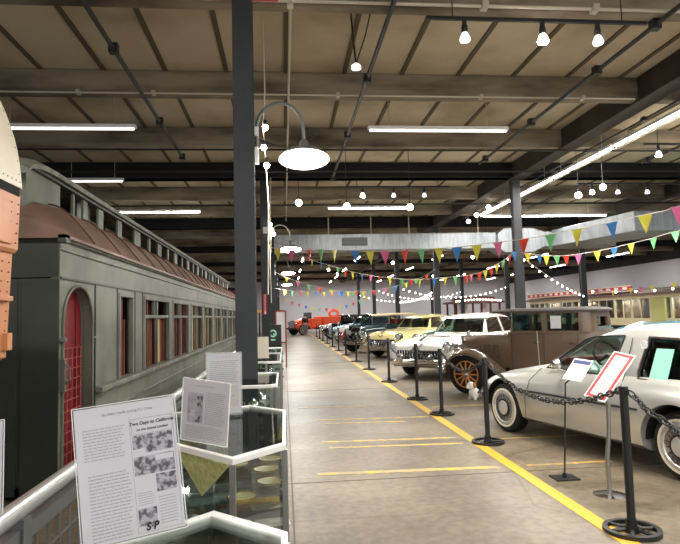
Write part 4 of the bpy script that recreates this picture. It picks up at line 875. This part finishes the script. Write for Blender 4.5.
fifties('white sedan with pale blue roof, sixth in the row', 'wpaint', 'bluep', (3.2,30.3), R_(180+42))  # cabin shell takes the pale blue paint
fifties('pale blue sedan far down the row', 'bluep', 'bluep', (3.1,33.4), R_(180+42))
vintage('black vintage sedan far down the row', 'blackp', 'blackp', 'blackp', 'wire', (3.5,37.5,0), R_(180+42))
fifties('white sedan at the far end of the row', 'wpaint', 'wpaint', (3.0,41.0), R_(180+42))
fifties('turquoise convertible glimpsed behind the silver car roof at far right', 'turq', 'turq', (8.5,13.8), R_(180-5), 'fifties_convertible', ragtop=True, scale=1.18)
fifties('dark red sedan parked in the second row beside the cable car', 'redp', 'redp', (8.6,30.0), R_(180+20))
o = thing('plush_dog', 'small white and orange plush dog on the floor by the spoked wheel', 'toy', (3.36,10.2,0), R_(200)); o.scale = (1.2,)*3
MB().sph((0,0,.09),.08,10,1.1).sph((.03,.05,.02),.03,8).sph((.03,-.05,.02),.03,8).build('torso', M['plush'], o, smooth=True)
hd = MB().sph((.05,0,.2),.062,10).sph((.11,0,.185),.028,8).build('head', M['plush'], o, smooth=True)
MB().sph((.03,.055,.21),.03,8,1.5).sph((.03,-.055,.21),.03,8,1.5).sph((.138,0,.19),.009,6).build('ear', M['spoke'], hd, smooth=True)

# --- fire truck
t = thing('fire_truck', 'orange-red vintage fire truck at the end of the aisle', 'fire truck', (1.35,49.0,0), R_(180+28))
S = []
for x, w, z0, zt in ((.75,.42,.6,1.2),(0,.5,.6,1.35),(-.7,.62,.6,1.4)): S.append([(x,-w,z0),(x,w,z0),(x,w,zt-.1),(x,w*.6,zt),(x,-w*.6,zt),(x,-w,zt-.1)])
MB().loft(S).build('hood', M['orangep'], t, smooth=True)
MB().bx(-1.7,-.7,-.75,.75,.6,1.35).bx(-4.4,-1.8,-.85,.85,.7,1.5).build('body', M['orangep'], t, bevel=.05)
MB().bx(.74,.8,-.4,.4,.6,1.2).build('radiator', M['chrome'], t, bevel=.03)
MB().bx(-.75,-.72,-.65,.65,1.35,1.85).build('windscreen', M['cglass'], t)
MB().tube([(-.74,-.66,1.35),(-.74,-.66,1.86),(-.74,.66,1.86),(-.74,.66,1.35)], .025).build('windscreen_frame', M['chrome'], t)
MB().tube([(-3.2+.45*math.cos(a_),.3,1.75+.0+.28*math.sin(a_)) for a_ in [2*PI*k/20 for k in range(20)]], .12, 8, closed=True).build('hose_reel', M['orangep'], t, smooth=True)
MB().bx(-4.3,-1.9,-.92,-.88,1.3,1.34).bx(-4.3,-1.9,-.92,-.88,1.55,1.59).build('ladder', M['wood2'], t)
for s in (-1, 1):
    MB().loft([[(x,s*.5,z),(x,s*.95,z),(x,s*.97,z-.06),(x,s*.5,z-.06)] for x, z in catmull([(.7,.5),(.55,.85),(.2,.98),(-.2,.9),(-.6,.6),(-.9,.5)], 3)]).build('fender', M['orangep'], t, smooth=True)
    MB().lathe([(.0,-.14),(.1,-.08),(.13,.02),(.11,.04),(.0,.05)], (.8,s*.55,1.0), 'x', 14).build('headlight', M['chrome'], t, smooth=True)
    for x in (.2, -3.4): wheel(t, x, s*.8, .45, .2, 'wire', s)
MB().bx(.9,.98,-.9,.9,.5,.62).build('front_bumper', M['blackp'], t)
MB().bx(-4.3,.9,-.4,.4,.45,.6).build('chassis', M['interior'], t)

# --- person by the fire truck
t = thing('person', 'person in a black jacket and grey trousers standing before the fire truck', 'person', (1.72,47.5,0), 0)
def skinbody(name, verts, edges, radii, m, parent, sub=1):
    me = bpy.data.meshes.new(name); me.from_pydata(verts, edges, []); o = bpy.data.objects.new(name, me); COL.objects.link(o)
    md = o.modifiers.new('s', 'SKIN'); me.skin_vertices[0].data[0].use_root = True
    for i, r in enumerate(radii): me.skin_vertices[0].data[i].radius = (r, r) if not isinstance(r, tuple) else r
    sb = o.modifiers.new('d', 'SUBSURF'); sb.levels = sub; sb.render_levels = sub
    bpy.context.view_layer.update(); e = bpy.data.meshes.new_from_object(o.evaluated_get(bpy.context.evaluated_depsgraph_get())); o.modifiers.clear(); o.data = e; e.materials.clear(); e.materials.append(m)
    e.polygons.foreach_set('use_smooth', [True]*len(e.polygons)); o.parent = parent; return o
V = [(0,0,.92),(0,0,1.1),(0,0,1.3),(0,0,1.42),(0,-.01,1.5),(0,-.01,1.6),(0,0,1.68),(.17,0,1.38),(.22,.02,1.12),(.2,-.06,.9),(.2,-.08,.82),(-.17,0,1.38),(-.22,.02,1.12),(-.2,-.06,.9),(-.2,-.08,.82),(.09,0,.86),(.1,-.02,.48),(.11,.02,.08),(.11,-.1,.04),(-.09,0,.86),(-.1,-.02,.48),(-.11,.02,.08),(-.12,-.1,.04)]
E_ = [(0,1),(1,2),(2,3),(3,4),(4,5),(5,6),(3,7),(7,8),(8,9),(9,10),(3,11),(11,12),(12,13),(13,14),(0,15),(15,16),(16,17),(17,18),(0,19),(19,20),(20,21),(21,22)]
RR = [(.15,.1),(.14,.1),(.16,.11),(.1,.09),.055,.09,.07,.06,.045,.035,.03,.06,.045,.035,.03,.09,.06,.045,.04,.09,.06,.045,.04]
skinbody('body', V, E_, RR, M['skin'], t)
skinbody('jacket', [(0,0,.95),(0,0,1.15),(0,0,1.32),(0,0,1.42),(.175,0,1.39),(.225,.02,1.12),(.2,-.05,.92),(-.175,0,1.39),(-.225,.02,1.12),(-.2,-.05,.92)], [(0,1),(1,2),(2,3),(3,4),(4,5),(5,6),(3,7),(7,8),(8,9)], [(.18,.13),(.17,.12),(.19,.135),(.11,.1),.075,.058,.048,.075,.058,.048], M['cloth'], t)
skinbody('trousers', [(0,0,.93),(.095,0,.84),(.1,-.02,.48),(.11,.02,.12),(-.095,0,.84),(-.1,-.02,.48),(-.11,.02,.12)], [(0,1),(1,2),(2,3),(0,4),(4,5),(5,6)], [(.17,.12),.11,.078,.065,.11,.078,.065], M['cloth2'], t)
MB().sph((0,.015,1.66),.105,10,1.05).build('hair', M['cloth'], t, smooth=True)

# --- trolley along the right wall
t = thing('trolley_car', 'cream trolley car with a red roof board along the right wall', 'trolley', (21.0,26,0))
LT = 22.0
MB().bx(.02,2.4,0,LT,.5,.95).bx(.02,2.4,0,LT,2.1,2.3).bx(2.3,2.4,0,LT,.5,2.3).bx(.02,2.4,LT-.1,LT,.5,2.3).build('body', M['trolley'], t)
for k in range(13):
    MB().bx(0,.09,k*1.82-.07,k*1.82+.09,.9,2.15).build('window_post', M['trolley'], t); MB().bx(.02,.06,k*1.82+.9,k*1.82+.95,.9,2.15).build('window_bar', M['trolley'], t)
MB().bx(.0,.12,4.2,5.4,.6,2.15).build('door_panel', M['trolleyy'], t)
MB().bx(.5,.55,.1,LT-.1,.9,2.1).build('interior', mat('warm_interior', (226, 180, 160), .8, c2=(110, 60, 50), scale=2.4), t)
MB().bx(.03,.05,.1,LT-.1,.95,2.1).build('window_glass', M['cglass'], t)
MB().prism([(-.15,2.3),(-.12,2.42),(.2,2.62),(1.2,2.72),(2.2,2.62),(2.45,2.3)], 'y', -.3, LT+.3).build('roof', M['trolleyroof'], t)
MB().bx(-.1,-.05,7,LT,2.62,2.9).build('roof_board', M['trolleyred'], t); MB().bx(-.12,-.05,7,LT,2.88,2.93).bx(-.12,-.05,7,LT,2.58,2.63).build('board_trim', M['trolley'], t)
mb = MB()
for k in range(16): mb.bx(-.125,-.1,7.5+.9*k,7.5+.9*k+.42,2.68,2.84)
mb.build('board_panel', M['white'], t)
for y in (3, 8, 13, 18):
    lb = MB().bx(.2,.5,y-.6,y+.6,2.06,2.09).build('added_fill_lamp', M['dimtube'], t); ld = bpy.data.lights.new('tube_and_fill_glow', 'AREA'); ld.shape = 'RECTANGLE'; ld.size = .25; ld.size_y = 2; ld.energy = 60; lo = bpy.data.objects.new('tube_and_fill_glow', ld); COL.objects.link(lo); lo.parent = lb; lo.location = (.3, y, 2.05)  # lamps added inside to brighten the trolley windows
MB().bx(.3,2.1,.5,LT-.5,.12,.5).build('undercarriage', M['interior'], t)
for y in (2.5,5.5,16.5,19.5):
    for x in (.45, 1.95): MB().cyl((x-.06,y,.35),(x+.06,y,.35),.35,n=22).build('wheel', M['interior'], t)
# cable car
t = thing('cable_car', 'small maroon cable car with arched roof near the back wall', 'cable car', (15.4,45,0))
MB().bx(-1.9,1.9,0,2.2,.4,1.2).build('body', M['cablered'], t, bevel=.05)
for x in (-1.85,-1.1,-.35,.35,1.1,1.85):
    for y in (0, 2.08): MB().bx(x-.07,x+.07,y,y+.12,1.2,2.3).build('post', M['cablered'], t)
MB().bx(-1.5,-.7,.3,.35,1.2,2.2).build('window_panel', M['paper'], t)
MB().bx(.5,.9,.3,.35,1.2,2.2).build('window_panel', M['paper'], t)
MB().prism([(-2.2,2.25),(-2.1,2.4),(-1.4,2.55),(-1.3,2.75),(0,2.85),(1.3,2.75),(1.4,2.55),(2.1,2.4),(2.2,2.25)], 'y', -.3, 2.5).build('roof', M['trolleyroof'], t)
mb = MB()
for k in range(16): mb.sph((-1.8+.24*k,-.32,2.42+.12*math.sin(PI*k/15)),.05,6)
mb.build('roof_lights', M['bulbw'], t)
MB().bx(-1.7,1.7,.3,1.9,0,.4).build('undercarriage', M['interior'], t)

# --- things by the far end of the cases
t = thing('beige_sign_board', 'beige slanted information board on a far case past the nearest column', 'sign', (-.45,8.5,.952), 0)
MB().prism([(0,0),(.08,0),(.03,.3),(-.02,.32)], 'x', -.1, .22).build('board', mat('beige_board', (206, 198, 180), .7), t)
MB().bx(-.11,.23,-.02,.1,-.0,.01).build('foot', M['black'], t)
t = thing('photo_frame', 'black framed picture standing in the third glass case', 'picture', (-.4,6.5,.7)); 
t.location = (-.42,8.1,.64)
MB().bx(-.18,.18,0,.02,0,.2).build('frame', M['black'], t); MB().bx(-.15,.15,-.004,0,.03,.17).build('picture', M['inkdark'], t)
t = thing('white_chest', 'white box with slatted shelves standing at the end of the cases', 'box', (-.3,13.2,0))
MB().bx(-.25,.25,0,.5,0,.85).build('body', M['white'], t, bevel=.01); mb = MB()
for k in range(4): mb.bx(-.27,.27,-.02,.0,.2+.17*k,.24+.17*k)
mb.build('slat', M['zinc'], t)
t = thing('display_stand', 'black and red stand with a green and white emblem at the end of the cases', 'stand', (-.3,15.6,0))
MB().bx(-.12,.22,0,.3,0,1.35).build('panel', M['black'], t); MB().bx(-.26,-.13,0,.3,0,1.35).build('side', M['red'], t)
MB().ring(.1,.06,-.01,0,(-.0,0,1.12),'y').bx(.0,.1,-.01,0,1.08,1.12).bx(-.06,.06,-.01,0,.93,.97).build('emblem', mat('mint_emblem', (150,210,190), .5), t)
t = thing('framed_board', 'tall red framed white notice board at the left side of the aisle', 'notice board', (-.1,18,0))
MB().bx(-.17,-.13,0,.04,0,1.75).bx(.13,.17,0,.04,0,1.75).bx(-.17,.17,0,.04,1.71,1.75).bx(-.17,.17,0,.04,.75,.79).build('frame', mat('red_frame', (150,60,56), .5), t)
MB().bx(-.13,.13,.01,.03,.79,1.71).build('panel', M['paper'], t)
t = thing('framed_board', 'distant red framed white board before the fire truck', 'notice board', (-.3,38,0))
MB().bx(-.3,-.25,0,.05,0,2).bx(.25,.3,0,.05,0,2).bx(-.3,.3,0,.05,1.95,2).build('frame', mat('red_frame', (150,60,56), .5), t); MB().bx(-.25,.25,.01,.03,.8,1.95).build('panel', M['paper'], t)
t = thing('yellow_stall', 'small yellow and black exhibit stall glimpsed between the columns', 'stall', (-1.35,24,0))
MB().bx(-.35,.35,0,.5,0,.75).build('counter', M['white'], t); MB().bx(-.4,.4,-.1,.6,1.75,1.85).build('canopy', mat('amber', (206,150,60), .5), t)
for x in (-.35,.35): MB().bx(x-.03,x+.03,0,.06,.75,1.75).build('post', M['black'], t)
MB().sph((-.1,.2,1.0),.2,10).build('display_piece', M['tealp'], t, smooth=True)

# ---------------------------------------------------------------- bunting and string lights
FC = {'R':'fR','Y':'fY','B':'fB','G':'fG','P':'fP'}
PM = {}
def bunting(pts, flags, label, w, h, skip=(0,)):
    t = thing('bunting', label, 'bunting', pts[0]); o = Vector(pts[0]); P = [Vector(p)-o for p in pts]
    MB().tube(catmull([tuple(p) for p in P], 3), .007, 5).build('cord', M['cord'], t)
    d = (P[-1]-P[0]); d.z = 0; rz = math.atan2(d.y, d.x)
    for i, c in enumerate(flags):
        if c == '-': continue
        key = (c, w, h)
        if key not in PM:
            rows_ = 5; vs = []; 
            for s in (-.0015, .0015):
                for k in range(rows_):
                    f = k/(rows_-1); ww = w/2*(1-f)+.004; bulge = .018*math.sin(PI*f)*(1 if k % 2 else .4)
                    vs += [(-ww,s+bulge,-h*f),(0,s+bulge*1.8,-h*f),(ww,s-bulge*.4,-h*f)]
            fs = []; n = rows_*3
            for sd in (0, n):
                for k in range(rows_-1):
                    for q in (0, 1): a_ = sd+k*3+q; fs.append((a_,a_+1,a_+4,a_+3))
            for k in range(rows_-1): fs += [(k*3,(k+1)*3,n+(k+1)*3,n+k*3),(k*3+2,(k+1)*3+2,n+(k+1)*3+2,n+k*3+2)]
            fs += [(0,1,n+1,n),(1,2,n+2,n+1)]
            ob = MB().add(vs, fs).build('pennant', M[FC[c]], t, smooth=True); PM[key] = ob.data
        else: ob = bpy.data.objects.new('pennant', PM[key]); COL.objects.link(ob); ob.parent = t
        ob.location = P[i]; ob.rotation_euler = (random.uniform(-.15,.15), random.uniform(-.06,.06), rz+random.uniform(-.3,.3))
    return t
S1 = [(-.38,14.25,3.3),(-.12,14.02,3.2),(.22,13.7,3.13),(.62,13.31,3.09),(.87,13.07,3.06),(1.15,12.8,3.01),(1.56,12.4,2.95),(1.85,12.12,2.9),(2.12,11.85,2.87),(2.47,11.52,2.84),(2.74,11.25,2.82),(3.03,10.98,2.81),(3.31,10.71,2.8),(3.6,10.42,2.8),(3.9,10.13,2.81),(4.25,9.8,2.82),(4.58,9.47,2.85),(4.9,9.16,2.89),(5.29,8.78,2.94),(5.64,8.44,3.0),(5.97,8.12,3.07),(6.05,6.5,3.3)]
bunting(S1, '-YPRGYBYPRGYBYPRGYBYP-', 'large colourful pennant bunting sweeping up to the right across the aisle', .21, .29)
S3 = [(-.3,22.4,4.2),(-.27,22.09,4.15),(.34,21.31,3.86),(.75,20.78,3.69),(1.03,20.43,3.54),(1.33,20.03,3.39),(1.57,19.73,3.29),(1.84,19.39,3.16),(2.07,19.1,3.06),(2.27,18.83,2.97),(2.54,18.5,2.87),(2.78,18.18,2.8),(2.99,17.91,2.73),(3.27,17.55,2.67),(3.57,17.18,2.6),(3.79,16.9,2.57),(3.99,16.64,2.55),(4.31,16.23,2.54),(4.55,15.93,2.55),(4.76,15.66,2.55),(4.99,15.37,2.55),(5.08,15.25,2.57),(5.24,15.04,2.6),(5.35,14.9,2.65),(5.46,14.76,2.7),(5.57,14.63,2.78),(5.69,14.47,2.86),(5.8,14.33,2.97),(5.9,14.21,3.06)]
bunting(S3, '-YRPYBYGRYBPRYGRYBYGRPRYRYGRB', 'sagging bunting from the third column down to the big right column', .13, .24)
S2 = [(6.04,14.08,3.03),(6.15,13.98,2.99),(6.36,13.8,2.93),(6.49,13.67,2.9),(6.67,13.51,2.87),(6.84,13.37,2.86),(7.05,13.18,2.87),(7.37,12.9,2.91),(7.64,12.65,2.96),(7.91,12.41,3.02),(8.25,12.11,3.1),(8.58,11.82,3.2),(9.6,10.9,3.4)]
bunting(S2, '-YBYGRPYBYGGY', 'smaller bunting from the big right column towards the right edge', .16, .24)
S4 = [(-.4,30.2,3.05),(.08,30.83,2.98),(.45,31.28,2.95),(.9,31.82,2.94),(1.36,32.39,2.94),(1.84,32.97,2.93),(2.34,33.57,2.94),(2.86,34.2,2.96),(3.4,34.86,2.98),(3.97,35.54,3.02),(4.56,36.25,3.07),(5.9,38.4,3.3)]
bunting(S4, '-YGRYBYPBYR-', 'distant pale bunting crossing before the back wall', .26, .32)
S6 = [(-.4,38.1,2.95)]+[(.1+.45*k,38.3,2.95-.9*math.sin(PI*(k+1)/14)) for k in range(13)]+[(6,38.4,2.95)]
bunting(S6, '-YRPBYGRPYBRGY-', 'faint farthest bunting sagging before the back wall', .2, .26)
S5 = [(19.6,34,2.6)]+[(19.7+.05*k,33-.85*k,2.62+.03*k) for k in range(10)]+[(20.3,23,3.1)]
bunting(S5, '-YBYPYGYBYG-', 'small bunting in front of the trolley roof', .3, .36)
S7 = [(6.0,22.3,3.3)]+[(5.6-.42*k,22.2,3.2-.75*math.sin(PI*(k+1)/15)) for k in range(14)]+[(-.35,22.3,3.3)]
bunting(S7, '-RGYBPRYGBYRGPY-', 'straight-across bunting between the third column and the middle row', .15, .22)
def bulbstring(pts, n, label, r=.035, m='bulbw'):
    t = thing('string_light', label, 'string light', pts[0]); o = Vector(pts[0]); P = catmull([tuple(Vector(p)-o) for p in pts], 12)
    MB().tube(P, .008, 5).build('cable', M['cord'], t); me = None
    for k in range(n):
        f = (k+.5)/n*(len(P)-1); i = int(f); p = Vector(P[i]).lerp(Vector(P[min(i+1,len(P)-1)]), f-i)
        if me is None: ob = MB().sph((0,0,-.04), r, 6).build('bulb', M[m], t, smooth=True); me = ob.data
        else: ob = bpy.data.objects.new('bulb', me); COL.objects.link(ob); ob.parent = t
        ob.location = p
sw = lambda a, b, s: [tuple(Vector(a).lerp(Vector(b), k/6)-Vector((0,0,4*s*(k/6)*(1-k/6)))) for k in range(7)]
bulbstring(sw((6.05,30.4,3.0),(12.12,30.4,2.9),.55), 22, 'string of white bulbs swagged between the middle and far right columns', .03)
bulbstring(sw((6.05,38.5,3.3),(12.12,38.5,3.0),.6), 22, 'second string of white bulbs swagged behind the first', .03)

bulbstring(sw((6.05,46.5,3.2),(12.12,46.5,3.0),.5), 18, 'farthest string of white bulbs by the back wall', .035)
bulbstring(sw((6.05,30.4,2.2),(12.12,46.5,3.3),.2), 24, 'string of white bulbs sloping towards the cable car', .03)
bulbstring(sw((6.1,14.3,2.95),(12.1,22.3,2.1),.1), 12, 'string of white bulbs sloping down right of the big column', .028)
bulbstring(sw((12.1,22.3,2.3),(23.9,27,3.2),.3), 10, 'sparse string of bulbs before the trolley', .045)
